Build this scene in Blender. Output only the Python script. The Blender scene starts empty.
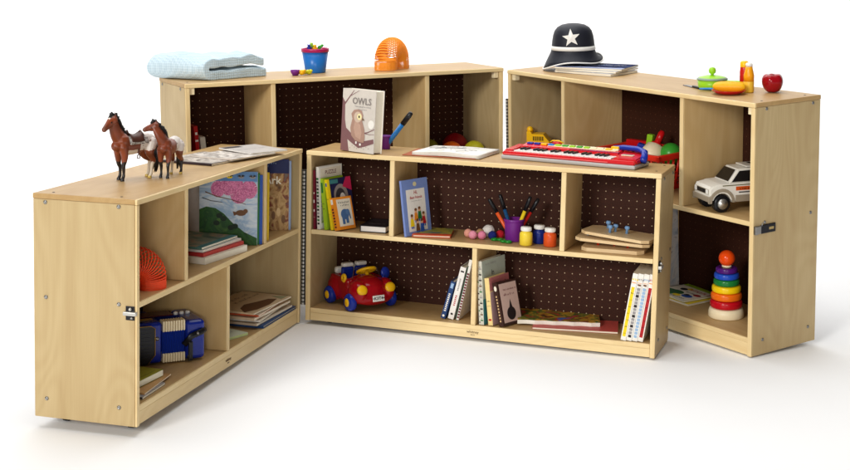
import bpy, bmesh, math, random
from mathutils import Matrix, Vector, noise
from mathutils.bvhtree import BVHTree
PI = math.pi
random.seed(7)
S = bpy.context.scene
COL = S.collection

# ------------------------------------------------------------------ camera
cam = bpy.data.cameras.new('camera')
cam.sensor_width = 36.0
cam.lens = 1390.45 / 850 * 36.0
cam.shift_x = (425 - 421.5) / 850
cam.shift_y = -(235 - 129.58) / 850
cam.clip_start = 0.05
cam.clip_end = 200
cam_o = bpy.data.objects.new('camera', cam)
COL.objects.link(cam_o)
cam_o.matrix_world = Matrix.Translation((0, 0, 1.23733)) @ Matrix.Rotation(PI/2 - 0.123286, 4, 'X') @ Matrix.Rotation(0.00868, 4, 'Z')
S.camera = cam_o

# ------------------------------------------------------------------ light
W = bpy.data.worlds.new('World')
S.world = W
W.use_nodes = True
bg = W.node_tree.nodes['Background']
bg.inputs[0].default_value = (1.0, 0.93, 0.85, 1)
bg.inputs[1].default_value = 0.10
def area(name, loc, target, size, power, color=(1, 1, 1), size_y=None):
    l = bpy.data.lights.new(name, 'AREA')
    l.energy = power
    l.color = color
    l.size = size
    if size_y:
        l.shape = 'RECTANGLE'; l.size_y = size_y
    o = bpy.data.objects.new(name, l)
    COL.objects.link(o)
    o.location = loc
    o.rotation_euler = (Vector(target) - Vector(loc)).to_track_quat('-Z', 'Y').to_euler()
    return o
area('key_softbox', (-6.6, -6.4, 4.9), (0.2, 4.4, 0.4), 2.8, 980, (1.0, 0.985, 0.95))
area('fill_softbox', (-0.1, -2.6, 1.5), (0.0, 4.3, 0.4), 1.0, 85, (1.0, 0.985, 0.95))
area('top_softbox', (-0.7, 4.2, 4.8), (-0.2, 3.4, 0.0), 4.6, 215, (1.0, 1.0, 1.0))
area('backdrop_light', (0.0, 7.2, 4.2), (0.0, 9.0, 1.0), 6.0, 110, (1, 1, 1), 1.5)
S.view_settings.view_transform = 'Standard'
S.view_settings.look = 'None'
S.view_settings.exposure = 0.0
S.view_settings.gamma = 1.0
S.render.engine = 'CYCLES'

# ------------------------------------------------------------------ helpers
def lin(c):
    c = c / 255.0
    return c / 12.92 if c <= 0.04045 else ((c + 0.055) / 1.055) ** 2.4
def rgb(t):
    return (lin(t[0]), lin(t[1]), lin(t[2]), 1.0)

_M = {}
def mat(name, col, rough=0.5, metal=0.0, vary=0.06, scale=40.0, bump=0.0, spec=0.3, coat=0.0, sss=0.0):
    key = (name, col, rough)
    if key in _M: return _M[key]
    m = bpy.data.materials.new(name); m.use_nodes = True
    nt = m.node_tree; N = nt.nodes; L = nt.links
    b = N['Principled BSDF']
    b.inputs['Roughness'].default_value = rough
    b.inputs['Metallic'].default_value = metal
    b.inputs['Specular IOR Level'].default_value = spec
    b.inputs['Coat Weight'].default_value = coat
    tc = N.new('ShaderNodeTexCoord')
    nz = N.new('ShaderNodeTexNoise'); nz.inputs['Scale'].default_value = scale; nz.inputs['Detail'].default_value = 5
    L.new(tc.outputs['Object'], nz.inputs['Vector'])
    mx = N.new('ShaderNodeMix'); mx.data_type = 'RGBA'
    c = rgb(col)
    lo = tuple(max(0, x * (1 - vary)) for x in c[:3]) + (1,)
    hi = tuple(min(1, x * (1 + vary)) for x in c[:3]) + (1,)
    mx.inputs[6].default_value = lo; mx.inputs[7].default_value = hi
    L.new(nz.outputs['Fac'], mx.inputs[0])
    L.new(mx.outputs[2], b.inputs['Base Color'])
    if bump > 0:
        bp = N.new('ShaderNodeBump'); bp.inputs['Strength'].default_value = bump; bp.inputs['Distance'].default_value = 0.002
        L.new(nz.outputs['Fac'], bp.inputs['Height']); L.new(bp.outputs[0], b.inputs['Normal'])
    if sss > 0:
        b.inputs['Subsurface Weight'].default_value = sss
        b.inputs['Subsurface Radius'].default_value = (0.01, 0.006, 0.004)
    _M[key] = m
    return m
def plastic(name, col, rough=0.28): return mat(name, col, rough, vary=0.04, scale=25)
def paper(col, rough=0.6): return mat('paper', col, rough, vary=0.05, scale=60)
def print_(col): return mat('printed', col, 0.42, vary=0.08, scale=90, spec=0.22)

def art(name, cols, scale=18.0, stretch=(1, 1, 1), dist=1.5, rough=0.45, detail=4, spec=0.2):
    """A printed picture: soft noise shapes through a ramp of inks."""
    key = (name, 'art', scale)
    if key in _M: return _M[key]
    m = bpy.data.materials.new(name); m.use_nodes = True
    nt = m.node_tree; N = nt.nodes; L = nt.links
    b = N['Principled BSDF']; b.inputs['Roughness'].default_value = rough; b.inputs['Specular IOR Level'].default_value = spec
    tc = N.new('ShaderNodeTexCoord'); mp = N.new('ShaderNodeMapping'); mp.inputs['Scale'].default_value = stretch
    mp.inputs['Location'].default_value = (random.random() * 9, random.random() * 9, random.random() * 9)
    nz = N.new('ShaderNodeTexNoise'); nz.inputs['Scale'].default_value = scale; nz.inputs['Detail'].default_value = detail
    nz.inputs['Distortion'].default_value = dist
    rp = N.new('ShaderNodeValToRGB')
    e = rp.color_ramp.elements
    n = len(cols)
    for i, c in enumerate(cols):
        p = 0.3 + 0.4 * i / max(1, n - 1)
        if i < 2: el = e[i]; el.position = p
        else: el = e.new(p)
        el.color = rgb(c)
    L.new(tc.outputs['Object'], mp.inputs['Vector']); L.new(mp.outputs[0], nz.inputs['Vector'])
    L.new(nz.outputs['Fac'], rp.inputs[0]); L.new(rp.outputs[0], b.inputs['Base Color'])
    _M[key] = m
    return m

def wood(name, base, dark, axis, rough=0.42, knots=True):
    """Birch veneer: long fine grain, a faint cathedral figure, a few pin knots. axis = grain direction."""
    m = bpy.data.materials.new(name); m.use_nodes = True
    nt = m.node_tree; N = nt.nodes; L = nt.links
    b = N['Principled BSDF']; b.inputs['Roughness'].default_value = rough
    b.inputs['Specular IOR Level'].default_value = 0.28
    tc = N.new('ShaderNodeTexCoord')
    oi = N.new('ShaderNodeObjectInfo')
    ad = N.new('ShaderNodeVectorMath'); ad.operation = 'ADD'
    sc = N.new('ShaderNodeVectorMath'); sc.operation = 'SCALE'; sc.inputs[0].default_value = (7.3, 3.1, 5.7)
    L.new(oi.outputs['Random'], sc.inputs['Scale']); L.new(tc.outputs['Object'], ad.inputs[0]); L.new(sc.outputs[0], ad.inputs[1])
    def mapped(s_along, s_across):
        mp = N.new('ShaderNodeMapping')
        s = [s_across] * 3; s['xyz'.index(axis)] = s_along
        mp.inputs['Scale'].default_value = s
        L.new(ad.outputs[0], mp.inputs['Vector'])
        return mp.outputs[0]
    fine = N.new('ShaderNodeTexNoise'); fine.inputs['Scale'].default_value = 1.0; fine.inputs['Detail'].default_value = 6; fine.inputs['Roughness'].default_value = 0.65
    L.new(mapped(5, 190), fine.inputs['Vector'])
    broad = N.new('ShaderNodeTexNoise'); broad.inputs['Scale'].default_value = 1.0; broad.inputs['Detail'].default_value = 3; broad.inputs['Distortion'].default_value = 1.2
    L.new(mapped(1.6, 9), broad.inputs['Vector'])
    # cathedral: contour lines of a broad noise
    cn = N.new('ShaderNodeTexNoise'); cn.inputs['Scale'].default_value = 1.0; cn.inputs['Detail'].default_value = 1.5; cn.inputs['Distortion'].default_value = 0.5
    L.new(mapped(1.5, 5.5), cn.inputs['Vector'])
    mul = N.new('ShaderNodeMath'); mul.operation = 'MULTIPLY'; mul.inputs[1].default_value = 85
    L.new(cn.outputs['Fac'], mul.inputs[0])
    sn = N.new('ShaderNodeMath'); sn.operation = 'SINE'; L.new(mul.outputs[0], sn.inputs[0])
    c1 = N.new('ShaderNodeMath'); c1.operation = 'MULTIPLY_ADD'; c1.inputs[1].default_value = 0.07; L.new(sn.outputs[0], c1.inputs[0])
    f1 = N.new('ShaderNodeMath'); f1.operation = 'MULTIPLY_ADD'; f1.inputs[1].default_value = 0.40; f1.inputs[2].default_value = -0.05
    L.new(fine.outputs['Fac'], f1.inputs[0])
    L.new(f1.outputs[0], c1.inputs[2])
    s2 = N.new('ShaderNodeMath'); s2.operation = 'MULTIPLY_ADD'; s2.inputs[1].default_value = 0.75
    L.new(broad.outputs['Fac'], s2.inputs[0]); L.new(c1.outputs[0], s2.inputs[2])
    rp = N.new('ShaderNodeValToRGB')
    e = rp.color_ramp.elements
    e[0].position = 0.22; e[0].color = rgb(dark)
    e[1].position = 0.78; e[1].color = rgb(base)
    L.new(s2.outputs[0], rp.inputs[0])
    out = rp.outputs[0]
    if knots:
        vo = N.new('ShaderNodeTexVoronoi'); vo.inputs['Scale'].default_value = 1.0; vo.inputs['Randomness'].default_value = 1.0
        L.new(mapped(2.6, 5.2), vo.inputs['Vector'])
        kr = N.new('ShaderNodeMapRange'); kr.inputs[1].default_value = 0.02; kr.inputs[2].default_value = 0.055; kr.inputs[3].default_value = 0.45; kr.inputs[4].default_value = 0.0
        L.new(vo.outputs['Distance'], kr.inputs[0])
        mx = N.new('ShaderNodeMix'); mx.data_type = 'RGBA'; mx.inputs[7].default_value = rgb((128, 82, 42))
        L.new(kr.outputs[0], mx.inputs[0]); L.new(out, mx.inputs[6]); out = mx.outputs[2]
    L.new(out, b.inputs['Base Color'])
    bp = N.new('ShaderNodeBump'); bp.inputs['Strength'].default_value = 0.06; bp.inputs['Distance'].default_value = 0.001
    L.new(fine.outputs['Fac'], bp.inputs['Height']); L.new(bp.outputs[0], b.inputs['Normal'])
    return m
BIRCH_L = (194, 171, 127); BIRCH_D = (175, 148, 103)
WV = wood('birch_upright', BIRCH_L, BIRCH_D, 'z')
WH = wood('birch_level', (188, 156, 106), (170, 134, 85), 'x')  # birch darkened on level boards to tone down the overhead light
WD = wood('birch_divider', (214, 184, 132), (198, 162, 106), 'z')
WE = wood('birch_edge', (236, 212, 162), (218, 188, 134), 'x', knots=False)
WEZ = wood('birch_edge_upright', (236, 212, 162), (218, 188, 134), 'z', knots=False)

def pegboard(dot, name):
    m = bpy.data.materials.new(name); m.use_nodes = True
    nt = m.node_tree; N = nt.nodes; L = nt.links
    b = N['Principled BSDF']; b.inputs['Roughness'].default_value = 0.6; b.inputs['Specular IOR Level'].default_value = 0.12
    tc = N.new('ShaderNodeTexCoord'); sp = N.new('ShaderNodeSeparateXYZ'); L.new(tc.outputs['Object'], sp.inputs[0])
    def cell(o):
        a = N.new('ShaderNodeMath'); a.operation = 'DIVIDE'; a.inputs[1].default_value = 0.0254; L.new(o, a.inputs[0])
        f = N.new('ShaderNodeMath'); f.operation = 'FRACT'; L.new(a.outputs[0], f.inputs[0])
        s = N.new('ShaderNodeMath'); s.operation = 'SUBTRACT'; s.inputs[1].default_value = 0.5; L.new(f.outputs[0], s.inputs[0])
        q = N.new('ShaderNodeMath'); q.operation = 'MULTIPLY'; L.new(s.outputs[0], q.inputs[0]); L.new(s.outputs[0], q.inputs[1])
        return q.outputs[0]
    ad = N.new('ShaderNodeMath'); ad.operation = 'ADD'; L.new(cell(sp.outputs['X']), ad.inputs[0]); L.new(cell(sp.outputs['Z']), ad.inputs[1])
    lt = N.new('ShaderNodeMath'); lt.operation = 'LESS_THAN'; lt.inputs[1].default_value = 0.0047; L.new(ad.outputs[0], lt.inputs[0])
    nz = N.new('ShaderNodeTexNoise'); nz.inputs['Scale'].default_value = 300; nz.inputs['Detail'].default_value = 3; L.new(tc.outputs['Object'], nz.inputs['Vector'])
    rp = N.new('ShaderNodeValToRGB'); rp.color_ramp.elements[0].color = rgb((40, 19, 12)); rp.color_ramp.elements[1].color = rgb((68, 36, 24))
    L.new(nz.outputs['Fac'], rp.inputs[0])
    mx = N.new('ShaderNodeMix'); mx.data_type = 'RGBA'; mx.inputs[7].default_value = rgb(dot)
    L.new(lt.outputs[0], mx.inputs[0]); L.new(rp.outputs[0], mx.inputs[6]); L.new(mx.outputs[2], b.inputs['Base Color'])
    return m
PEG = pegboard((190, 166, 136), 'brown_pegboard'); PEG_D = pegboard((92, 58, 40), 'brown_pegboard_dim_holes')  # dot colour stands for light through the holes, dimmer on the right leaf

class MB:
    """Collects primitives; build() links them as ONE mesh object."""
    def __init__(s): s.v = []; s.f = []; s.m = []; s.sm = []
    def add(s, vs, fs, m, M=None, smooth=False):
        o = len(s.v)
        for p in vs:
            p = Vector(p)
            s.v.append(tuple(M @ p) if M is not None else tuple(p))
        for i, f in enumerate(fs):
            s.f.append(tuple(o + k for k in f)); s.m.append(m[i] if isinstance(m, list) else m); s.sm.append(smooth)
        return s
    def bm(s, b, m, M=None, smooth=False):
        b.verts.index_update()
        s.add([v.co[:] for v in b.verts], [[v.index for v in f.verts] for f in b.faces], m, M, smooth); b.free(); return s
    def box(s, x0, x1, y0, y1, z0, z1, m, bev=0.0, M=None, seg=2):
        b = bmesh.new()
        bmesh.ops.create_cube(b, size=1.0, matrix=Matrix.Translation(((x0+x1)/2, (y0+y1)/2, (z0+z1)/2)) @ Matrix.Diagonal((x1-x0, y1-y0, z1-z0, 1)))
        if bev > 0:
            bmesh.ops.bevel(b, geom=b.edges[:] + b.verts[:], offset=bev, segments=seg, affect='EDGES', profile=0.5)
        return s.bm(b, m, M, smooth=False)
    def lathe(s, prof, m, M=None, n=32, smooth=True, sx=1.0, sy=1.0, a0=0.0, a1=2*PI):
        full = abs(a1 - a0 - 2*PI) < 1e-6
        k = n if full else n + 1
        vs = []; fs = []; ms = []
        for (r, z) in prof:
            for i in range(k):
                a = a0 + (a1 - a0) * i / n
                vs.append((r*math.cos(a)*sx, r*math.sin(a)*sy, z))
        for j in range(len(prof)-1):
            for i in range(n):
                i2 = (i+1) % k
                fs.append((j*k+i, j*k+i2, (j+1)*k+i2, (j+1)*k+i)); ms.append(m[j] if isinstance(m, list) else m)
        for j, flip in ((0, True), (len(prof)-1, False)):
            if prof[j][0] > 1e-6 and full:
                r = list(range(j*k, j*k+k)); fs.append(tuple(reversed(r)) if flip else tuple(r)); ms.append((m[0] if j == 0 else m[-1]) if isinstance(m, list) else m)
        return s.add(vs, fs, ms, M, smooth)
    def cyl(s, r, z0, z1, m, M=None, n=20, bev=0.0):
        if bev > 0: p = [(0, z0), (r-bev, z0), (r, z0+bev), (r, z1-bev), (r-bev, z1), (0, z1)]
        else: p = [(r, z0), (r, z1)]
        return s.lathe(p, m, M, n, smooth=bev > 0)
    def sph(s, c, r, m, M=None, n=20, sx=1, sy=1, sz=1):
        p = [(max(0.0, r*math.sin(PI*i/(n//2))), -r*math.cos(PI*i/(n//2))*sz) for i in range(n//2+1)]
        T = Matrix.Translation(c)
        return s.lathe(p, m, (M @ T) if M is not None else T, n, sx=sx, sy=sy)
    def tube(s, pts, rad, m, M=None, n=10, ell=None, closed=False, smooth=True):
        """Tube along pts; rad one value or a list; ell = (side, up) factors."""
        P = [Vector(p) for p in pts]; k = len(P)
        R = rad if isinstance(rad, list) else [rad]*k
        vs = []; fs = []
        up = Vector((0, 0, 1)); prevs = None
        for i in range(k):
            if closed: d = P[(i+1) % k] - P[i-1]
            else: d = P[min(i+1, k-1)] - P[max(i-1, 0)]
            d.normalize()
            if prevs is None:
                a = d.cross(up)
                if a.length < 0.05: a = d.cross(Vector((1, 0, 0)))
            else:
                a = prevs - d * prevs.dot(d)
            a.normalize(); prevs = a; u = a.cross(d)
            e = ell if ell else (1, 1)
            for q in range(n):
                t = 2*PI*q/n
                vs.append(P[i] + a*(R[i]*e[0]*math.cos(t)) + u*(R[i]*e[1]*math.sin(t)))
        for i in range(k if closed else k-1):
            j = (i+1) % k
            for q in range(n):
                q2 = (q+1) % n
                fs.append((i*n+q, i*n+q2, j*n+q2, j*n+q))
        if not closed:
            fs.append(tuple(reversed(range(n)))); fs.append(tuple(range((k-1)*n, k*n)))
        return s.add(vs, fs, m, M, smooth)
    def prism(s, poly, z0, z1, m, M=None, side=None):
        k = len(poly)
        vs = [(x, y, z0) for x, y in poly] + [(x, y, z1) for x, y in poly]
        fs = [tuple(reversed(range(k))), tuple(range(k, 2*k))] + [(i, (i+1) % k, k+(i+1) % k, k+i) for i in range(k)]
        ms = [m, m] + [side or m]*k
        return s.add(vs, fs, ms, M)
    def text(s, txt, size, m, M, ext=0.0002, align='CENTER', shear=0.0, spacing=1.0, bold=0.0):
        cu = bpy.data.curves.new('lettering', 'FONT'); cu.body = txt; cu.size = size; cu.extrude = ext
        cu.align_x = align; cu.align_y = 'CENTER'; cu.shear = shear; cu.space_character = spacing; cu.resolution_u = 2; cu.offset = bold
        o = bpy.data.objects.new('lettering', cu); COL.objects.link(o)
        dg = bpy.context.evaluated_depsgraph_get(); dg.update()
        me = o.evaluated_get(dg).to_mesh()
        s.add([v.co[:] for v in me.vertices], [tuple(p.vertices) for p in me.polygons], m, M)
        o.evaluated_get(dg).to_mesh_clear()
        bpy.data.objects.remove(o); bpy.data.curves.remove(cu)
        return s
    def mesh(s, name):
        me = bpy.data.meshes.new(name)
        me.from_pydata(s.v, [], s.f)
        slots = []
        for m in s.m:
            if m not in slots: slots.append(m)
        for m in slots: me.materials.append(m)
        ix = {m: i for i, m in enumerate(slots)}
        me.polygons.foreach_set('material_index', [ix[m] for m in s.m])
        me.polygons.foreach_set('use_smooth', s.sm)
        b = bmesh.new(); b.from_mesh(me); bmesh.ops.recalc_face_normals(b, faces=b.faces); b.to_mesh(me); b.free()
        me.update()
        return me
    def build(s, name, parent=None, M=None):
        o = bpy.data.objects.new(name, s.mesh(name)); COL.objects.link(o)
        if parent: o.parent = parent
        if M is not None: o.matrix_basis = M
        return o

def voxel_mesh(mb, size, smooth=4, name='body'):
    """One continuous skin over overlapping primitives."""
    o = bpy.data.objects.new(name, mb.mesh(name)); COL.objects.link(o)
    r = o.modifiers.new('r', 'REMESH'); r.mode = 'VOXEL'; r.voxel_size = size; r.use_smooth_shade = True
    if smooth:
        q = o.modifiers.new('s', 'SMOOTH'); q.iterations = smooth; q.factor = 0.5
    dg = bpy.context.evaluated_depsgraph_get(); dg.update()
    me = bpy.data.meshes.new_from_object(o.evaluated_get(dg))
    me.name = name
    bpy.data.objects.remove(o)
    return me
def link_mesh(me, name, parent=None, M=None):
    o = bpy.data.objects.new(name, me); COL.objects.link(o)
    if parent: o.parent = parent
    if M is not None: o.matrix_basis = M
    return o
def colour_faces(me, mats, fn):
    me.materials.clear()
    for m in mats: me.materials.append(m)
    for p in me.polygons:
        p.material_index = fn(p.center); p.use_smooth = True
def colour_attr(me, fn):
    """Paint pattern (the model's own coat) per vertex."""
    a = me.color_attributes.new('coat', 'FLOAT_COLOR', 'POINT')
    for i, v in enumerate(me.vertices): a.data[i].color = rgb(fn(v.co))
def coat_mat(name, rough=0.35):
    m = bpy.data.materials.new(name); m.use_nodes = True
    N = m.node_tree.nodes; b = N['Principled BSDF']; b.inputs['Roughness'].default_value = rough
    a = N.new('ShaderNodeVertexColor'); a.layer_name = 'coat'
    m.node_tree.links.new(a.outputs[0], b.inputs['Base Color'])
    return m

def T(x, y, z): return Matrix.Translation((x, y, z))
def R(deg, ax): return Matrix.Rotation(math.radians(deg), 4, ax)

def tag(o, label, cat, group=None):
    o['label'] = label; o['category'] = cat
    if group: o['group'] = group
    return o
def thing(name, M, label, cat, group=None):
    o = bpy.data.objects.new(name, None); COL.objects.link(o); o.matrix_basis = M
    o.empty_display_size = 0.05
    return tag(o, label, cat, group)

# ------------------------------------------------------------------ the setting
FLOOR_Z = 0.0215
def backdrop():
    m = mat('white_paper_sweep', (246, 246, 246), 0.75, vary=0.01, scale=3)
    mb = MB()
    FZ = FLOOR_Z
    prof = [(-6.0, FZ), (2, FZ), (6.6, FZ)]
    rr = 1.8
    for i in range(1, 13):
        a = PI/2*i/12
        prof.append((6.6 + rr*math.sin(a), FZ + rr - rr*math.cos(a)))
    prof.append((8.4, 6.0))
    vs = []; fs = []
    for (y, z) in prof: vs += [(-9, y, z), (9, y, z)]
    for i in range(len(prof)-1): fs.append((2*i, 2*i+1, 2*i+3, 2*i+2))
    mb.add(vs, fs, m, smooth=True)
    o = mb.build('backdrop'); o['kind'] = 'structure'
backdrop()

# ------------------------------------------------------------------ the two folding cabinets
UN = {  # corner x, y, heading, width, depth, height, bottom z, tilts
 'A': (-0.71392, 3.40134, 1.29868, 1.1714, 0.29186, 0.5835, 0.04906, 0.00696, 0.02053),
 'B': (-0.38251, 4.51849, -0.34374, 1.16758, 0.23804, 0.56893, 0.03516, -0.01423, 0.00617),
 'C': (-0.77506, 4.60407, 0.47804, 1.22631, 0.29218, 0.78838, 0.02434, 0.001, -0.01605),
 'D': (0.33947, 5.17174, -0.98035, 1.21922, 0.29202, 0.78809, 0.03827, 0.04147, 0.01079)}
MU = {k: T(u[0], u[1], u[6]) @ Matrix.Rotation(u[2], 4, 'Z') @ Matrix.Rotation(u[7], 4, 'X') @ Matrix.Rotation(u[8], 4, 'Y') for k, u in UN.items()}
WID = {k: u[3] for k, u in UN.items()}; DEP = {k: u[4] for k, u in UN.items()}; TOP = {k: u[5] for k, u in UN.items()}
SHELF = dict(A=0.318, B=0.306, C=0.422, D=0.422); FLOOR = dict(A=0.05, B=0.042, C=0.056, D=0.056)
PT = 0.016
STEEL = mat('steel', (150, 148, 145), 0.3, metal=1.0, vary=0.1)
DKST = mat('dark_steel', (48, 48, 52), 0.32, metal=0.9, vary=0.1)
RUBB = mat('black_rubber', (18, 18, 20), 0.6)
HINGE_A = mat('hinge_steel', (196, 194, 188), 0.35, metal=0.8, vary=0.05)
HINGE_B = mat('hinge_gap', (64, 62, 60), 0.5)
CLEAT = mat('pale_block', (244, 226, 186), 0.5)
def cab_thing(a, label):
    root = thing('folding_cabinet', T(UN[a][0], UN[a][1], 0), label, 'shelf cabinet')
    return root
def leaf(root, k, outer):
    """One hinged leaf: panels, shelves and dividers as parts of the cabinet. outer = 'L' or 'R': the free end."""
    w, d, h = WID[k], DEP[k], TOP[k]
    ML = root.matrix_basis.inverted() @ MU[k]
    def part(name, mb): return mb.build(name, root, ML)
    tt = 0.014; e = 0.0025
    # top: veneer sheet with a rounded pale front edge
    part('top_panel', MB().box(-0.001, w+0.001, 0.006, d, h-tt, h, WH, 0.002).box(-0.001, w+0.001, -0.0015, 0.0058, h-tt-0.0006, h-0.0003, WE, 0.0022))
    # ends
    ends = {}
    for sd, x0 in (('L', 0.0), ('R', w-PT)):
        mb = MB().box(x0, x0+PT, 0.006, d-0.001, 0.0, h-tt-0.0004, WV, 0.0015).box(x0+0.0002, x0+PT-0.0002, 0.0, 0.0058, 0.0, h-tt-0.001, WEZ, 0.002)
        ends[sd] = part('end_panel', mb)
    # back
    part('back_panel', MB().box(PT+0.0003, w-PT-0.0003, d-0.014, d-0.008, 0.02, h-tt-0.0005, PEG_D if k == 'D' else PEG))
    # level boards
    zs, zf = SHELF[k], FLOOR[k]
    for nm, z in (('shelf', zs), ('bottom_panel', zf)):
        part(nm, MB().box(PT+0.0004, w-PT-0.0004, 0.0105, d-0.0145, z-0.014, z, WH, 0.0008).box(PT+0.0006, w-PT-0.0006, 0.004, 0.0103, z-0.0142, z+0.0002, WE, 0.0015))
    part('kick_rail', MB().box(PT+0.0006, w-PT-0.0006, 0.005, 0.018, 0.001, zf-0.0146, WE, 0.001))
    # dividers
    def div(x, z0, z1):
        part('divider', MB().box(x-0.008, x+0.008, 0.0105, d-0.0145, z0, z1, WD, 0.0008).box(x-0.0078, x+0.0078, 0.0045, 0.0103, z0, z1, WEZ, 0.0015))
    div(w*0.2565, zs+0.0006, h-tt-0.0012); div(w*0.742, zs+0.0006, h-tt-0.0012); div(w*0.5, zf+0.0006, zs-0.0150)
    # corner blocks under the top
    if k in 'CD':
        for x0, x1 in ((PT+0.0005, PT+0.019), (w-PT-0.019, w-PT-0.0005)):
            part('corner_block', MB().box(x0, x1, 0.008, 0.03, h-tt-0.024, h-tt-0.001, CLEAT, 0.002))
    # bolts on the free end
    x = 0.0 if outer == 'L' else w
    sgn = -1 if outer == 'L' else 1
    rows = [(0.05, 0.047), (0.05, zs-0.004), (0.05, h-0.021), (d-0.036, 0.05), (d-0.036, zs-0.002), (d-0.036, h-0.022)]
    for (yy, zz) in rows:
        mb = MB().lathe([(0.0055, 0.0), (0.0052, 0.0012), (0.0035, 0.0024), (0.0022, 0.0025), (0.0016, 0.0012), (0, 0.0012)], STEEL, T(x+sgn*0.0004, yy, zz) @ R(90*sgn, 'Y'), 14)
        part('bolt', mb)
    for yy in (0.055, d-0.045):       # screws seen on the top
        xx = 0.025 if outer == 'L' else w-0.025
        part('screw', MB().lathe([(0.0038, 0), (0.0034, 0.0007), (0.0012, 0.0007), (0.001, 0.0003), (0, 0.0003)], DKST, T(xx, yy, h+0.0002), 12))
    # casters under the bottom board
    for xx in (0.07, w-0.07):
        for yy in (0.05, d-0.055):
            p = MU[k] @ Vector((xx, yy, 0))
            r = 0.02
            mb = MB().box(xx-0.018, xx+0.018, yy-0.018, yy+0.018, zf-0.020, zf-0.0145, DKST, 0.001)
            top = zf-0.02; zc = -(p.z - FLOOR_Z) + r
            for s in (-1, 1):
                mb.box(xx-0.011, xx+0.011, yy+s*0.0125-0.001, yy+s*0.0125+0.001, zc-0.004, top, DKST)
            o = part('caster', mb)
            wl = MB().cyl(r, -0.009, 0.009, RUBB, T(xx, yy, zc) @ R(90, 'X'), 24, 0.003)
            wo = wl.build('wheel', o)
    return ends, part
def latch_on(part, ends, side, k, kind):
    w = WID[k]; x = 0.0 if side == 'L' else w; s = -1 if side == 'L' else 1
    z = SHELF[k] - 0.024
    if kind == 'bracket':
        mb = MB().box(x+s*0.0004, x+s*0.003, 0.006, 0.030, z-0.018, z+0.018, DKST, 0.001) if s > 0 else MB().box(x-0.003, x-0.0004, 0.006, 0.030, z-0.018, z+0.018, DKST, 0.001)
        mb.box(min(x, x+s*0.012), max(x, x+s*0.012), -0.002, 0.034, z-0.005, z+0.005, HINGE_A, 0.002)
        mb.sph((x+s*0.006, 0.016, z+0.011), 0.0045, HINGE_A, n=12).sph((x+s*0.006, 0.012, z-0.011), 0.004, STEEL, n=12)
    else:
        x0, x1 = (x+0.0004, x+0.0042)
        mb = MB().box(x0, x1, 0.032, 0.096, z-0.014, z+0.014, DKST, 0.0018)
        mb.box(x0, x1+0.004, 0.003, 0.0195, z-0.013, z+0.013, STEEL, 0.0015).box(x0, x1+0.002, 0.0215, 0.0305, z-0.0125, z+0.0125, STEEL, 0.0015)
        mb.box(x1+0.0002, x1+0.0012, 0.066, 0.086, z-0.004, z+0.004, mat('brass', (190, 165, 110), 0.4, metal=0.8), 0.0004)
        mb.tube([(x1+0.003, 0.03, z+0.012), (x1+0.004, 0.034, z+0.022)], 0.0014, STEEL, n=8)
    part('latch', mb)
def hinge(root, k, x, z0, z1):
    """Continuous hinge: barrel with knuckles and two leaves, in leaf k's frame."""
    ML = root.matrix_basis.inverted() @ MU[k]
    mb = MB()
    n = int((z1-z0)/0.0125)
    for i in range(n):
        a = z0 + (z1-z0)*i/n; b = z0 + (z1-z0)*(i+1)/n
        mb.cyl(0.0046, a+0.0005, a+(b-a)*0.62, HINGE_A, T(x, 0.004, 0), 10)
        mb.cyl(0.0034, a+(b-a)*0.62, b+0.0005, HINGE_B, T(x, 0.004, 0), 10)
    mb.box(x-0.0104, x+0.0104, 0.0055, 0.0105, z0, z1, HINGE_B)
    mb.build('hinge', root, ML)
def maker_mark(part, k):
    mk = mat('dark_brand', (96, 66, 34), 0.6)
    mb = MB().text('whitney', 0.0125, mk, T(WID[k]*0.5, 0.0046, FLOOR[k]*0.5-0.001) @ R(90, 'X'), 0.0003, spacing=1.0)
    mb.text('BROS', 0.005, mk, T(WID[k]*0.5, 0.0046, FLOOR[k]*0.5-0.0105) @ R(90, 'X'), 0.0003, spacing=1.2)
    part('maker_mark', mb)
low = cab_thing('A', 'lower folding birch shelf cabinet in front, its left leaf carrying two toy horses')
eA, pA = leaf(low, 'A', 'L'); eB, pB = leaf(low, 'B', 'R')
latch_on(pA, eA, 'L', 'A', 'bracket'); latch_on(pB, eB, 'R', 'B', 'bracket')
hinge(low, 'B', -0.0105, 0.05, TOP['B']-0.065)
maker_mark(pA, 'A'); maker_mark(pB, 'B')
tall = cab_thing('C', 'taller folding birch shelf cabinet behind, with blanket and star badge hat on top')
eC, pC = leaf(tall, 'C', 'L'); eD, pD = leaf(tall, 'D', 'R')
latch_on(pD, eD, 'R', 'D', 'hasp')
hinge(tall, 'D', -0.0105, 0.06, TOP['D']-0.11)

# ------------------------------------------------------------------ books
def at(k, x, y, z, rz=0.0): return MU[k] @ T(x, y, z) @ R(rz, 'Z')
def top(k, x, y, rz=0.0, dz=0.0006): return at(k, x, y, TOP[k]+dz, rz)
def shelf(k, x, y, rz=0.0, dz=0.0006): return at(k, x, y, SHELF[k]+dz, rz)
def base(k, x, y, rz=0.0, dz=0.0006): return at(k, x, y, FLOOR[k]+dz, rz)
FLAT = Matrix.Identity(4)
SPINE = Matrix(((0, 0, 1, 0), (1, 0, 0, 0), (0, 1, 0, 0), (0, 0, 0, 1)))      # spine to the front, cover to the right
SPINE_L = Matrix(((0, 0, -1, 0), (-1, 0, 0, 0), (0, 1, 0, 0), (0, 0, 0, 1)))  # fore-edge to the front, cover to the left
FACE = Matrix(((1, 0, 0, 0), (0, 0, -1, 0), (0, 1, 0, 0), (0, 0, 0, 1)))      # cover to the front
PAGES = mat('page_edges', (236, 228, 208), 0.8, vary=0.10, scale=400)

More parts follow.
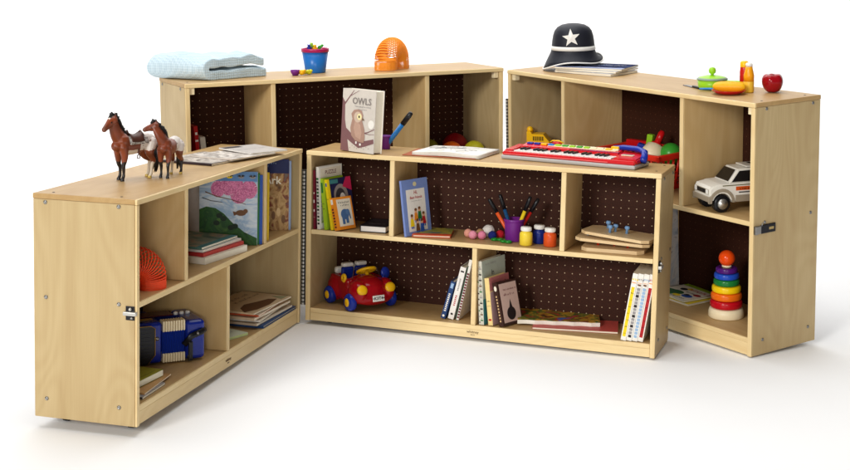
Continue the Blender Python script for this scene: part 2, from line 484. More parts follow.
def draw(mb, items, w, h, z, M=None, x0=0.0):
    """Printed shapes: items in 0..1 of the panel w x h, each one sheet above the last."""
    zz = z
    for it in items:
        zz += 0.00012
        kd, a = it[0], it[1:]
        if kd == 'r':
            u0, v0, u1, v1, m = a
            pts = [(u0, v0), (u1, v0), (u1, v1), (u0, v1)]
        elif kd == 'e':
            cx, cy, rx, ry, m = a
            pts = [(cx+rx*math.cos(2*PI*i/24), cy+ry*math.sin(2*PI*i/24)) for i in range(24)]
        elif kd == 'p':
            pts, m = a
        elif kd == 't':
            tx, u, v, sz, m = a[:5]
            sh = a[5] if len(a) > 5 else 0.0
            Mt = T(x0+u*w, v*h, zz+0.0001)
            if len(a) > 6: Mt = Mt @ R(a[6], 'Z')
            if M is not None: Mt = M @ Mt
            mb.text(tx, sz*h, m, Mt, 0.00005, shear=sh, bold=0.012*sz*h); continue
        elif kd == 's':      # a row of illegible letter-like marks
            u0, u1, v, sz, m = a[:5]
            rn = random.Random(int(u0*1000+v*7777))
            u = u0
            while u < u1:
                du = sz*h/w*rn.choice((0.35, 0.5, 0.6)); hh = sz*rn.choice((0.65, 0.65, 1.0))
                q = rn.random()
                for (a0, b0, a1, b1) in (((0, 0, .3, 1), (.3, .4, .9, .6)) if q < .35 else ((0, .75, .9, 1), (.3, 0, .6, .75)) if q < .6 else ((0, 0, .25, 1), (.6, 0, .9, 1), (.25, .35, .6, .6))):
                    P = [(u+du*a0, v+hh*b0), (u+du*a1, v+hh*b0), (u+du*a1, v+hh*b1), (u+du*a0, v+hh*b1)]
                    mb.add([(x0+p*w, q2*h, zz) for p, q2 in P], [(0, 1, 2, 3)], m, M)
                u += du*1.25 + (du*0.8 if rn.random() < 0.2 else 0)
            continue
        mb.add([(x0+p*w, q*h, zz) for p, q in pts], [tuple(range(len(pts)))], m, M)
def book(name, label, M, w, h, t, col, items=(), spine=(), mode=FLAT, group=None, cat='book', soft=False, pages=None, back=None, round_=0.0):
    """spine along y at x=0, front cover at z=t. spine items are drawn on a panel (t x h), reading up."""
    root = thing(name, M @ mode, label, cat, group)
    m = col if not isinstance(col, tuple) else print_(col)
    c = 0.0006 if soft else 0.0022
    ov = 0.0 if soft else 0.003
    mb = MB()
    mb.box(0, w, 0, h, 0, c, back or m, 0.0003).box(0, w, 0, h, t-c, t, m, 0.0003)
    mb.box(0, c, 0.0002, h-0.0002, c, t-c, m)
    draw(mb, items, w, h, t)
    if spine:
        Ms = Matrix(((0, 0, -1, 0), (0, 1, 0, 0), (1, 0, 0, 0), (0, 0, 0, 1)))  # panel x -> z, normal -> -x
        draw(mb, spine, t, h, 0.0, Ms)
    mb.build('cover', root)
    p = MB().box(c+0.0003, w-ov-0.0004, ov+0.0004, h-ov-0.0004, c+0.0002, t-c-0.0002, pages or PAGES)
    p.build('pages', root)
    return root
def lean(k, lev, x, y, t, rz, deg, left=True):
    """Upright book leaning sideways on its lower corner."""
    M = (shelf if lev == 'S' else base if lev == 'O' else top)(k, x, y, rz)
    if left: return M @ R(-deg, 'Y')
    return M @ T(t, 0, 0) @ R(deg, 'Y') @ T(-t, 0, 0)
INK = print_((40, 32, 34)); WHT = print_((238, 234, 226)); CREAM = print_((232, 222, 202)); RED = print_((178, 32, 36)); MAROON = print_((104, 24, 38))
BLUE = print_((44, 84, 168)); NAVY = print_((22, 32, 84)); LIME = print_((158, 190, 40)); YEL = print_((240, 208, 30)); ORG = print_((232, 140, 40)); GREEN = print_((40, 110, 52))
PINK = print_((216, 120, 160)); SKY = print_((150, 180, 212)); GREY = print_((150, 146, 146)); BLACK = print_((24, 22, 26)); TEAL = print_((66, 128, 130)); BROWN = print_((112, 74, 44)); TAN = print_((200, 166, 120))
PERI = print_((120, 142, 200)); MAUVE = print_((128, 92, 94)); OWLB = print_((172, 138, 122)); OWLL = print_((206, 184, 164)); COVER = print_((210, 202, 192)); LGREY = print_((204, 200, 194))

def branch(pts, w0, w1):
    a = []; b = []
    for i, (x, y) in enumerate(pts):
        j = min(i+1, len(pts)-1); q = max(i-1, 0)
        dx, dy = pts[j][0]-pts[q][0], pts[j][1]-pts[q][1]; l = math.hypot(dx, dy)
        ww = w0 + (w1-w0)*i/(len(pts)-1)
        a.append((x-dy/l*ww, y+dx/l*ww)); b.append((x+dy/l*ww, y-dx/l*ww))
    return [('p', [a[i], b[i], b[i+1], a[i+1]], None) for i in range(len(pts)-1)]
def br(pts, w0, w1, m): return [('p', q[1], m) for q in branch(pts, w0, w1)]

# the owl book standing on the front leaf
owl_items = [('r', 0, 0, 1, 1, COVER),
    ('p', [(0, 0), (0.26, 0), (0.22, 0.12), (0.17, 0.3), (0.1, 0.5), (0.08, 0.78), (0, 0.86)], MAUVE)]
owl_items += br([(0.06, 0.74), (0.2, 0.86), (0.34, 0.98)], 0.018, 0.006, MAUVE) + br([(0.12, 0.3), (0.35, 0.2), (0.55, 0.12), (0.75, 0.15), (0.99, 0.2)], 0.075, 0.035, MAUVE) + br([(0.62, 0.3), (0.8, 0.33), (1.0, 0.39)], 0.01, 0.006, MAUVE) + br([(0.72, 0.31), (0.86, 0.3), (1.0, 0.31)], 0.006, 0.003, MAUVE) + br([(0.22, 0.88), (0.36, 0.93), (0.5, 0.98)], 0.006, 0.003, MAUVE)
owl_items += [('e', 0.9, 0.46, 0.09, 0.07, WHT),
    ('p', [(0.334, 0.528), (0.282, 0.377), (0.321, 0.258), (0.449, 0.182), (0.628, 0.161), (0.705, 0.161), (0.730, 0.247), (0.705, 0.377), (0.628, 0.506), (0.654, 0.593), (0.602, 0.668), (0.500, 0.685), (0.372, 0.668), (0.295, 0.604)], OWLB),
    ('p', [(0.423, 0.528), (0.385, 0.377), (0.449, 0.247), (0.602, 0.204), (0.628, 0.312), (0.577, 0.442)], print_((190, 156, 138))),
    ('e', 0.500, 0.560, 0.119, 0.086, OWLL), ('e', 0.545, 0.566, 0.069, 0.052, print_((238, 226, 170))), ('e', 0.538, 0.566, 0.022, 0.021, INK),
    ('p', [(0.641, 0.560), (0.705, 0.517), (0.628, 0.512)], print_((120, 96, 70))),
    ('r', 0.46, 0.13, 0.5, 0.17, WHT), ('r', 0.58, 0.11, 0.63, 0.145, WHT),
    ('t', 'OWLS', 0.6, 0.81, 0.15, print_((134, 126, 122)), 0.0), ('s', 0.4, 0.86, 0.715, 0.022, GREY), ('s', 0.5, 0.76, 0.675, 0.016, GREY)]
for i in range(9): owl_items.append(('r', 0.3+0.07*i, 0.05+0.02*((i*5) % 3), 0.312+0.07*i, 0.065+0.02*((i*5) % 3), MAUVE))
M = top('B', 0.113, 0.088, -22) @ R(-3, 'X')
book('picture_book', 'pale owl book standing upright on the front cabinet, brown owl on a branch', M, 0.150, 0.204, 0.040, (222, 214, 204), owl_items, mode=FACE)

# upper left of the front leaf
Z = 'B'
book('puzzle_book', 'thin maroon book against the left end of the front cabinet, leftmost of its row', lean(Z, 'S', 0.0215, 0.012, 0.008, 0, 1.0), 0.14, 0.196, 0.007, (112, 26, 44), spine=[('s', 0.1, 0.9, 0.2, 0.02, CREAM), ('r', 0.2, 0.3, 0.7, 0.34, WHT), ('r', 0.2, 0.45, 0.7, 0.5, WHT), ('r', 0.2, 0.6, 0.7, 0.63, CREAM)], mode=SPINE, cat='book')
sp = [('r', 0.15, 0.08+0.055*i, 0.85, 0.11+0.055*i, [INK, GREEN, INK, GREY][i % 4]) for i in range(14)]
book('puzzle_book', 'tall white book titled PUZZLE in maroon letters, leaning in the top left cubby', lean(Z, 'S', 0.0345, 0.014, 0.013, -14, 2.2), 0.125, 0.208, 0.012, (226, 222, 212),
     [('r', 0.03, 0.02, 0.97, 0.98, WHT), ('r', 0.06, 0.82, 0.94, 0.97, CREAM), ('t', 'PUZZLE', 0.5, 0.895, 0.085, MAROON), ('r', 0.06, 0.78, 0.94, 0.815, GREEN), ('r', 0.06, 0.1, 0.94, 0.76, art('book_picture', [(60, 90, 50), (120, 150, 80), (200, 200, 170), (90, 70, 60)], 30))], sp, SPINE)
book('picture_book', 'lime green book leaning in the row between PUZZLE and a yellow spine', lean(Z, 'S', 0.0600, 0.014, 0.012, -14, 7), 0.11, 0.17, 0.011, (160, 194, 42), spine=[('r', 0.15, 0.72, 0.85, 0.92, GREEN), ('s', 0.1, 0.9, 0.5, 0.03, INK), ('s', 0.1, 0.9, 0.4, 0.03, INK)], mode=SPINE)
book('picture_book', 'dark navy book with bright yellow spine and round picture, leaning in the row', lean(Z, 'S', 0.0830, 0.016, 0.011, -18, 11), 0.118, 0.168, 0.010, (34, 34, 74),
     [('r', 0.0, 0, 0.1, 1, YEL), ('e', 0.52, 0.64, 0.3, 0.24, print_((150, 140, 134))), ('e', 0.5, 0.63, 0.2, 0.17, print_((60, 56, 60))), ('e', 0.58, 0.58, 0.12, 0.12, WHT), ('p', [(0.62, 0.82), (1.0, 0.72), (1.0, 1.0), (0.8, 1.0)], print_((200, 40, 84))), ('r', 0.1, 0.9, 0.45, 0.98, TEAL)],
     [('r', 0, 0, 1, 1, YEL), ('s', 0.1, 0.9, 0.3, 0.03, INK), ('s', 0.1, 0.9, 0.6, 0.03, INK), ('r', 0.2, 0.86, 0.8, 0.93, BLUE)], SPINE)
el = [('r', 0, 0, 1, 1, ORG), ('r', 0.16, 0.1, 0.92, 0.93, CREAM), ('s', 0.25, 0.85, 0.8, 0.06, INK), ('s', 0.35, 0.75, 0.71, 0.06, INK),
      ('e', 0.52, 0.46, 0.22, 0.16, print_((72, 104, 150))), ('r', 0.34, 0.16, 0.48, 0.46, print_((72, 104, 150))), ('r', 0.54, 0.18, 0.68, 0.46, print_((72, 104, 150))), ('e', 0.68, 0.52, 0.11, 0.09, print_((86, 120, 166))), ('p', [(0.72, 0.5), (0.79, 0.5), (0.82, 0.3), (0.76, 0.3)], print_((72, 104, 150)))]
book('board_book', 'small orange book with blue elephant on its cream cover, right end of row', lean(Z, 'S', 0.0995, 0.012, 0.016, -24, 15), 0.082, 0.108, 0.014, (230, 138, 38), el, [('r', 0, 0, 1, 1, ORG), ('r', 0.15, 0.8, 0.85, 0.95, WHT)] + [('r', 0.2, 0.08+0.09*i, 0.8, 0.13+0.09*i, INK if i % 2 else MAROON) for i in range(7)], SPINE)
book('book', 'black hardback lying flat in the top left cubby of front cabinet', shelf(Z, 0.178, 0.035, 5), 0.09, 0.14, 0.022, (22, 20, 24), [('s', 0.2, 0.8, 0.3, 0.05, GREY), ('r', 0.1, 0.6, 0.9, 0.9, print_((44, 40, 48)))], pages=mat('page_edges', (236, 232, 226), 0.8))
# second cubby
kid = [('r', 0, 0, 1, 1, PERI), ('r', 0.14, 0.07, 0.86, 0.82, WHT), ('e', 0.5, 0.91, 0.07, 0.04, print_((216, 206, 160))), ('t', 'Hi,', 0.5, 0.76, 0.09, RED, 0.2), ('t', 'Best Friends', 0.5, 0.67, 0.068, RED, 0.2), ('s', 0.3, 0.7, 0.6, 0.018, GREY)]
for i, (u, v, c1) in enumerate(((0.28, 0.2, YEL), (0.44, 0.3, ORG), (0.58, 0.32, GREEN), (0.72, 0.22, RED), (0.46, 0.11, BROWN), (0.62, 0.1, BLUE))):
    kid += [('p', [(u-0.08, v-0.04), (u+0.08, v-0.04), (u+0.05, v+0.1), (u-0.05, v+0.1)], c1), ('e', u, v+0.13, 0.05, 0.04, print_((224, 170, 130))), ('e', u, v+0.155, 0.05, 0.025, BROWN), ('r', u-0.05, v-0.08, u-0.01, v-0.04, BLUE), ('r', u+0.01, v-0.08, u+0.05, v-0.04, BLUE)]
book('story_book', 'blue bordered book standing with its cover out, children on a white panel', shelf(Z, 0.343, 0.012, 70) @ R(-8.5, 'X'), 0.13, 0.182, 0.008, (120, 140, 196), kid, mode=FACE)
book('picture_book', 'colourful thin book lying flat beside the blue bordered book, red edged', shelf(Z, 0.366, 0.022, 14), 0.125, 0.13, 0.009, (206, 92, 44), [('r', 0, 0, 1, 1, art('book_picture_warm', [(50, 54, 130), (120, 130, 60), (170, 150, 60), (60, 50, 110)], 20, dist=0.6)), ('r', 0.0, 0.0, 1.0, 0.2, print_((196, 66, 40)))], soft=False)

# lower left cubby of the front leaf: three books leaning right
book('book', 'blue spined book leaning beside the toy car, leftmost of three', lean(Z, 'O', 0.462, 0.04, 0.017, 2, 15, False), 0.14, 0.128, 0.015, (34, 62, 110), spine=[('r', 0.2, 0.82, 0.8, 0.95, SKY), ('s', 0.1, 0.9, 0.2, 0.03, WHT)] + [('r', 0.3, 0.2+0.05*i, 0.7, 0.23+0.05*i, WHT) for i in range(10)] + [('e', 0.5, 0.08, 0.25, 0.03, WHT)], mode=SPINE)
book('book', 'thick white book with red lettered spine leaning between blue and maroon ones', lean(Z, 'O', 0.486, 0.042, 0.021, 2, 13, False), 0.14, 0.178, 0.019, (232, 228, 222), spine=[('r', 0.2, 0.9, 0.8, 0.93, INK)] + [('r', 0.35, 0.26+0.035*i, 0.65, 0.28+0.035*i, RED) for i in range(6)] + [('e', 0.5, 0.1, 0.22, 0.02, INK)] + [('r', 0.4, 0.55+0.03*i, 0.6, 0.57+0.03*i, GREY) for i in range(8)], mode=SPINE)
book('book', 'tall narrow book with maroon and white checked spine against the lower divider', lean(Z, 'O', 0.5125, 0.044, 0.011, 2, 12, False), 0.14, 0.205, 0.010, (236, 232, 226), spine=[('r', 0.3, 0.03+0.045*i, 0.95, 0.06+0.045*i, MAROON) for i in range(17)] + [('r', 0.0, 0.9, 1, 1, WHT)], mode=SPINE, back=print_((60, 92, 60)))
# lower right cubby: left group
book('activity_book', 'tall grey green book with black and white speckled spine, left in lower cubby', lean(Z, 'O', 0.600, 0.02, 0.02, -14, 4), 0.145, 0.205, 0.018, (206, 204, 190),
     [('r', 0, 0, 1, 1, print_((176, 184, 170))), ('t', 'In', 0.45, 0.78, 0.12, INK), ('s', 0.2, 0.75, 0.6, 0.07, INK), ('r', 0.0, 0.0, 1, 0.4, TEAL), ('s', 0.15, 0.6, 0.92, 0.03, GREY)],
     [('r', 0.08+0.3*((i*7) % 3), 0.03+0.03*i, 0.3+0.3*((i*5) % 3), 0.05+0.03*i, [INK, GREEN, INK, GREY, BROWN][i % 5]) for i in range(31)], SPINE)
book('book', 'cream yellow book leaning between a speckled spine and a dark brown book', lean(Z, 'O', 0.631, 0.02, 0.018, -15, 7.5), 0.12, 0.152, 0.017, (232, 206, 140),
     [('r', 0, 0.72, 1, 1, print_((186, 110, 110))), ('s', 0.2, 0.8, 0.82, 0.06, MAROON), ('r', 0, 0, 1, 0.7, print_((190, 150, 150)))], [('s', 0.15, 0.9, 0.5, 0.03, INK), ('s', 0.15, 0.9, 0.4, 0.03, INK), ('r', 0.2, 0.1, 0.8, 0.14, RED)], SPINE)
book('book', 'dark brown book with pale cover and black figure, right of cream yellow book', lean(Z, 'O', 0.668, 0.018, 0.02, -22, 14), 0.1, 0.14, 0.018, (58, 34, 28),
     [('r', 0.08, 0.06, 0.95, 0.95, print_((206, 176, 164))), ('s', 0.25, 0.85, 0.78, 0.06, MAROON), ('s', 0.25, 0.8, 0.66, 0.06, MAROON), ('e', 0.5, 0.25, 0.22, 0.15, INK), ('p', [(0.4, 0.3), (0.62, 0.3), (0.52, 0.58)], INK)],
     [('e', 0.5, 0.86, 0.3, 0.06, CREAM)] + [('r', 0.35, 0.1+0.07*i, 0.65, 0.14+0.07*i, TAN) for i in range(9)], SPINE)
# flat pile in the lower right cubby
book('activity_book', 'thin red book lying flat under the colourful scalloped board book', base(Z, 0.772, 0.034, 11), 0.268, 0.14, 0.006, (206, 84, 76), [('r', 0, 0, 1, 1, print_((196, 80, 72)))], cat='book', soft=True)
def scallop_book():
    w, h, t = 0.262, 0.155, 0.012
    M = base(Z, 0.716, 0.058, 14, dz=0.0072)
    root = thing('board_book', M, 'colourful picture board book with wavy white edge lying on a red book', 'book')
    n = 28
    low_ = [(w*i/n, 0.0055*abs(math.sin(PI*i/n*4.5)) - 0.002) for i in range(n+1)]
    hi_ = [(w*(n-i)/n, h) for i in range(n+1)]
    MB().prism(low_ + hi_, 0, t, mat('board', (236, 230, 216), 0.6)).build('pages', root)
    pic = art('farm_picture', [(40, 84, 34), (120, 40, 30), (206, 156, 50), (50, 100, 44), (190, 60, 40), (50, 110, 180)], 22, dist=0.4, detail=2.5)
    a = [(x, y+0.004) for x, y in low_]
    MB().prism(a + hi_, t+0.0001, t+0.0009, pic).build('cover', root)
scallop_book()
# four upright books at the right end, one set
cols = [('yellow striped', YEL), ('white with grey marks', GREY), ('white with blue marks', SKY), ('red striped', RED)]
for i, (nm, c) in enumerate(cols):
    t = 0.0165
    sp = [('r', 0.22, 0.05+0.05*j, 0.8, 0.09+0.05*j, c if j % 3 else (INK if i % 3 == 1 else c)) for j in range(15)] + [('r', 0.1, 0.86, 0.9, 0.865, ORG), ('s', 0.1, 0.9, 0.9, 0.04, c), ('r', 0.2, 0.82, 0.8, 0.845, BROWN)]
    if i in (0, 3): sp = [('r', 0.2, 0.06, 0.8, 0.8, c)] + [('s', 0.3, 0.7, 0.1+0.1*j, 0.02, INK) for j in range(7)] + [('r', 0.1, 0.86, 0.9, 0.87, ORG), ('s', 0.1, 0.9, 0.9, 0.04, c)]
    book('easy_reader', ['white book with a yellow striped spine, leftmost of the matching four', 'white book with grey speckled spine, next to the yellow striped one', 'white book with pale blue marked spine, next to the red striped one', 'white book with a red striped spine, rightmost of the matching four'][i],
         lean(Z, 'O', 1.0585+0.0171*i, 0.012+0.002*i, t, 2, 8.5, False), 0.15, 0.214, t, (236, 232, 224), spine=sp, mode=SPINE, group='matching set of white spined books', cat='book', soft=True)

# open paper pad on the front leaf
def pad():
    M = top('B', 0.352, 0.045, 3, dz=0.001)
    root = thing('drawing_pad', M, 'open drawing pad with line sketches on reddish folder on the front cabinet', 'drawing pad')
    MB().box(-0.03, 0.215, -0.012, 0.165, 0, 0.002, print_((168, 86, 54)), 0.0006).build('folder', root)
    mb = MB()
    W_, H_, n = 0.225, 0.19, 14
    for s_ in range(7):
        dx = 0.002*math.sin(s_*3.1); dy = 0.0018*math.cos(s_*2.3); z0 = 0.0023+0.0016*s_
        vs = []; fs = []
        for i in range(n+1):
            u = i/n; zz = 0.006*math.sin(PI*u)**2 * (0.4+0.1*s_)
            for v in (0, 1): vs.append((dx + u*W_ + v*0.022, dy + v*H_ - 0.01*u, z0 + zz*(0.4+0.6*(1-v))))
        for i in range(n): fs.append((2*i, 2*i+2, 2*i+3, 2*i+1))
        mb.add(vs, fs, WHT if s_ < 6 else paper((240, 236, 226)), smooth=True)
    b = mb.build('pages', root)
    md = b.modifiers.new('thick', 'SOLIDIFY'); md.thickness = 0.0011
    ln = MB(); gm = mat('pencil', (120, 122, 128), 0.7)
    rn = random.Random(3)
    def zt(u, v): return 0.0023+0.0016*6 + 0.006*math.sin(PI*u)**2*(1.0)*(0.4+0.6*(1-v)) + 0.0012
    for q in range(15):
        u, v = rn.uniform(0.12, 0.8), rn.uniform(0.15, 0.8)
        a0 = rn.uniform(0, 6); pts = []
        for i in range(14):
            t_ = i/13; uu = u + 0.07*math.cos(a0+t_*4)*(1+t_); vv = v + 0.09*math.sin(a0+t_*5)
            uu = min(0.95, max(0.05, uu)); vv = min(0.95, max(0.05, vv))
            pts.append((uu*W_+vv*0.022, vv*H_-0.01*uu, zt(uu, vv)))
        ln.tube(pts, 0.0004, gm, n=5)
    ln.build('sketch', root)
pad()

# ---- left leaf: books
Z = 'A'
book('book', 'thick flat book with red and white striped edge, bottom of left cabinet pile', shelf(Z, 0.505, 0.044, -8), 0.235, 0.19, 0.019, (236, 230, 216), [('r', 0, 0, 1, 1, CREAM)], pages=mat('page_edges', (238, 232, 214), 0.8), soft=True)
book('book', 'red banded book lying in the middle of the pile in left cabinet', shelf(Z, 0.515, 0.054, -8, dz=0.0202), 0.225, 0.18, 0.011, (180, 52, 52), [('r', 0, 0, 1, 1, RED)], soft=True, pages=mat('red_pages', (196, 72, 66), 0.6))
book('book', 'white thin booklet second from the top of the left cabinet pile', shelf(Z, 0.52, 0.058, -7, dz=0.0318), 0.22, 0.17, 0.007, (228, 226, 220), soft=True)
book('picture_book', 'grey green picture book on top of the flat pile in left cabinet', shelf(Z, 0.522, 0.062, -5, dz=0.0395), 0.215, 0.17, 0.007, (90, 126, 116), [('r', 0, 0, 1, 1, art('seaside_picture', [(70, 96, 80), (120, 140, 120), (176, 150, 120), (96, 110, 130)], 14)), ('r', 0, 0, 1, 0.12, TEAL)], soft=True)
ls = [('r', 0, 0, 1, 1, art('sky_wash', [(176, 200, 222), (216, 224, 230), (150, 180, 210), (226, 228, 226)], 9, (1, 3, 1)))]
ls += [('p', [(0, 0), (0, 0.48), (0.12, 0.52), (0.28, 0.5), (0.42, 0.43), (0.58, 0.3), (0.78, 0.18), (1.0, 0.1), (1, 0)], art('green_hill', [(28, 62, 30), (54, 100, 46), (40, 80, 44), (84, 124, 56)], 20))]
for (cx, cy, r) in ((0.32, 0.76, 0.125), (0.5, 0.8, 0.14), (0.68, 0.7, 0.15), (0.86, 0.76, 0.14), (0.6, 0.84, 0.15)):
    ls.append(('e', cx, cy, r, r*0.9, art('blossom', [(206, 90, 150), (236, 150, 190), (180, 60, 120), (244, 196, 214)], 130)))
ls.append(('r', 0.0, 0.87, 1, 1.0, print_((96, 140, 190))))
ls += br([(0.1, 0.72), (0.3, 0.66), (0.55, 0.62), (0.8, 0.56)], 0.008, 0.004, BROWN) + br([(0.05, 0.64), (0.2, 0.6), (0.4, 0.58)], 0.006, 0.003, INK)
ls += [('e', 0.72, 0.44, 0.09, 0.04, BROWN), ('e', 0.8, 0.465, 0.04, 0.03, BROWN), ('p', [(0.58, 0.46), (0.66, 0.45), (0.66, 0.42), (0.6, 0.4)], BROWN)]
for (u, v) in ((0.35, 0.4), (0.42, 0.36), (0.55, 0.24), (0.3, 0.3), (0.62, 0.26)): ls.append(('e', u, v, 0.055, 0.035, print_((24, 44, 26))))
for i, u in enumerate((0.52, 0.72, 0.92)): ls += [('e', u, 0.925, 0.05, 0.018, [YEL, GREY, GREY][i]), ('p', [(u-0.07, 0.94), (u, 0.925), (u-0.02, 0.96)], INK), ('p', [(u+0.07, 0.945), (u, 0.925), (u+0.02, 0.96)], INK)]
book('picture_book', 'large landscape picture book standing cover out, pink blossom over a green hill', shelf(Z, 0.790, 0.192, -74) @ R(-1.2, 'X'), 0.178, 0.228, 0.010, (206, 214, 220), ls, mode=FACE)
book('book', 'cream board book standing behind the pink blossom picture book', shelf(Z, 0.778, 0.268, -80) @ R(-1.0, 'X'), 0.11, 0.205, 0.008, (224, 212, 198), [('r', 0, 0, 1, 1, print_((222, 210, 200)))], mode=FACE @ T(0, 0, -0.012))
for i, (c, nm) in enumerate(((GREEN, 'green'), (BLUE, 'blue'))):
    book('book', 'slim %s edged book standing behind the pink blossom picture book' % nm, shelf(Z, 0.8005+0.0078*i, 0.196-0.003*i, -74-0.5*i) @ R(-1.2, 'X'), 0.184+0.004*i, 0.222-0.006*i, 0.0065, c, mode=FACE, pages=mat('tinted_pages', [(60, 120, 80), (50, 100, 176), (226, 224, 216)][i], 0.6))
ark = [('r', 0, 0, 1, 1, art('ark_picture', [(92, 62, 36), (150, 108, 62), (196, 160, 106), (128, 60, 40), (110, 110, 100)], 34, (1, 0.8, 1), dist=0.5, detail=3)), ('r', 0, 0.8, 1, 1, NAVY), ('s', 0.15, 0.75, 0.93, 0.022, SKY), ('s', 0.15, 0.6, 0.885, 0.022, SKY), ]
ark += br([(0.35, 0.62), (0.42, 0.45), (0.4, 0.3)], 0.05, 0.03, print_((130, 60, 42))) + br([(0.62, 0.6), (0.5, 0.42)], 0.03, 0.02, print_((150, 90, 56)))
for i in range(7): ark.append(('e', 0.3+0.1*i, 0.16+0.05*(i % 3), 0.04, 0.06, print_((214, 182, 130) if i % 2 else (120, 84, 52))))
ark.append(('t', 'Ark', 0.68, 0.70, 0.15, print_((244, 236, 214))))
book('picture_book', 'Ark picture book standing cover out, navy band above a brown animal scene', shelf(Z, 1.068, 0.182, -73) @ R(-1.0, 'X'), 0.165, 0.235, 0.010, (170, 130, 80), ark, [('r', 0, 0, 1, 1, YEL)], mode=FACE)
book('book', 'thin yellow book standing at the divider, left of the Ark picture book', shelf(Z, 0.886, 0.162, -74) @ R(-1.0, 'X'), 0.150, 0.215, 0.008, (226, 190, 40), mode=FACE)
book('book', 'slim pale blue book right behind the Ark picture book', shelf(Z, 1.0785, 0.186, -73) @ R(-1.0, 'X'), 0.172, 0.228, 0.008, (150, 170, 206), mode=FACE)
# lower floor of the left leaf
book('book', 'olive green thick book lying on papers at lower left, accordion behind it', base(Z, 0.075, 0.062, -4, dz=0.0125), 0.175, 0.13, 0.017, (150, 150, 40), [('r', 0, 0, 1, 1, print_((164, 160, 48))), ('s', 0.1, 0.9, 0.1, 0.05, print_((90, 90, 30)))], soft=True, pages=mat('page_edges', (238, 234, 210), 0.8))
book('magazine', 'thin tan magazine under the olive green book in the left cabinet', base(Z, 0.09, 0.024, 5, dz=0.0068), 0.19, 0.14, 0.004, (196, 150, 96), [('r', 0, 0, 1, 1, print_((190, 146, 92)))], soft=True, cat='magazine')
book('magazine', 'grey magazine lying lowest under the olive green book', base(Z, 0.07, 0.02, 2), 0.14, 0.15, 0.006, (70, 66, 66), [('r', 0, 0, 1, 1, GREY)], soft=True, cat='magazine')
mags = [(0.865, 0.006, 0, 0.009, (44, 72, 116), 'dark blue hardback at the bottom of the low right pile of left cabinet', None),
        (0.845, 0.02, -2, 0.007, (196, 178, 156), 'tan magazine just above the blue hardback in the low pile', None),
        (0.86, 0.016, 3, 0.006, (222, 216, 206), 'white magazine with an orange red corner in the low pile', 'c'),
        (0.838, 0.026, -3, 0.008, (214, 190, 160), 'grey striped magazine second from top of the low pile', None),
        (0.855, 0.018, 2, 0.005, (200, 90, 56), 'orange red magazine just under the cream one in the low pile', 'c'),
        (0.842, 0.03, -5, 0.005, (222, 196, 160), 'cream picture magazine with a brown animal, topmost of the low pile', 'd')]
zz = 0.0
for i, (x, y, rz, t, c, lb, kd) in enumerate(mags):
    it = []
    if kd == 'c': it = [('r', 0, 0, 1, 1, print_((206, 190, 170))), ('p', [(0.72, 0.0), (1, 0), (1, 0.5)], print_((206, 74, 44)))]
    if kd == 'd': it = [('r', 0, 0, 1, 1, print_((216, 190, 156))), ('s', 0.1, 0.85, 0.75, 0.09, BROWN), ('s', 0.35, 0.95, 0.6, 0.08, BROWN), ('p', [(0.0, 0.18), (0.15, 0.38), (0.35, 0.46), (0.55, 0.36), (0.75, 0.28), (0.8, 0.14), (0.5, 0.06), (0.2, 0.08)], print_((96, 56, 32))), ('p', [(0.8, 0.06), (0.9, 0.34), (1.0, 0.06)], print_((150, 150, 116)))]
    book('magazine' if i else 'hardback_book', lb, base(Z, x-0.005, y, rz, dz=0.0008+zz), 0.286-0.004*i, 0.195-0.003*i, t, c, it, soft=i > 0, cat='magazine' if i else 'book')
    zz += t+0.0022
book('booklet', 'pale green booklet lying flat right behind the lower divider', base(Z, 0.66, 0.062, -20), 0.12, 0.1, 0.008, (206, 216, 184), [('r', 0, 0, 1, 1, print_((214, 222, 196))), ('s', 0.2, 0.8, 0.4, 0.05, GREY)], soft=True, pages=mat('page_edges', (196, 214, 150), 0.8))
# magazines on the left leaf
mg = art('magazine_cover', [(96, 84, 78), (160, 150, 140), (206, 196, 184), (120, 108, 104)], 16, dist=2.2)
book('magazine', 'dark edged magazine lying on the left cabinet top beside the smaller horse', top(Z, 0.645, 0.088, -8), 0.245, 0.185, 0.006, (58, 44, 48), [('r', 0.01, 0.02, 1, 1, mg), ('r', 0, 0, 0.06, 1, print_((52, 36, 42))), ('s', 0.2, 0.8, 0.85, 0.07, WHT)], soft=True, cat='magazine')
book('magazine', 'pale open magazine lying over the dark edged one on left cabinet', top(Z, 0.735, 0.06, -14, dz=0.0075), 0.22, 0.165, 0.004, (216, 206, 196), [('r', 0, 0, 1, 1, art('magazine_page', [(206, 200, 190), (150, 140, 132), (224, 216, 206), (176, 150, 130)], 20))], soft=True, cat='magazine')
book('magazine', 'white folded leaflet on the far end of left cabinet, partly overhanging papers', top(Z, 0.86, 0.05, -24, dz=0.0122) @ R(1.5, 'X'), 0.155, 0.15, 0.004, (226, 222, 216), [('r', 0, 0, 1, 1, print_((190, 184, 178))), ('r', 0.0, 0.8, 0.5, 0.97, print_((58, 52, 52))), ('s', 0.1, 0.9, 0.5, 0.06, GREY)], soft=True, cat='leaflet')

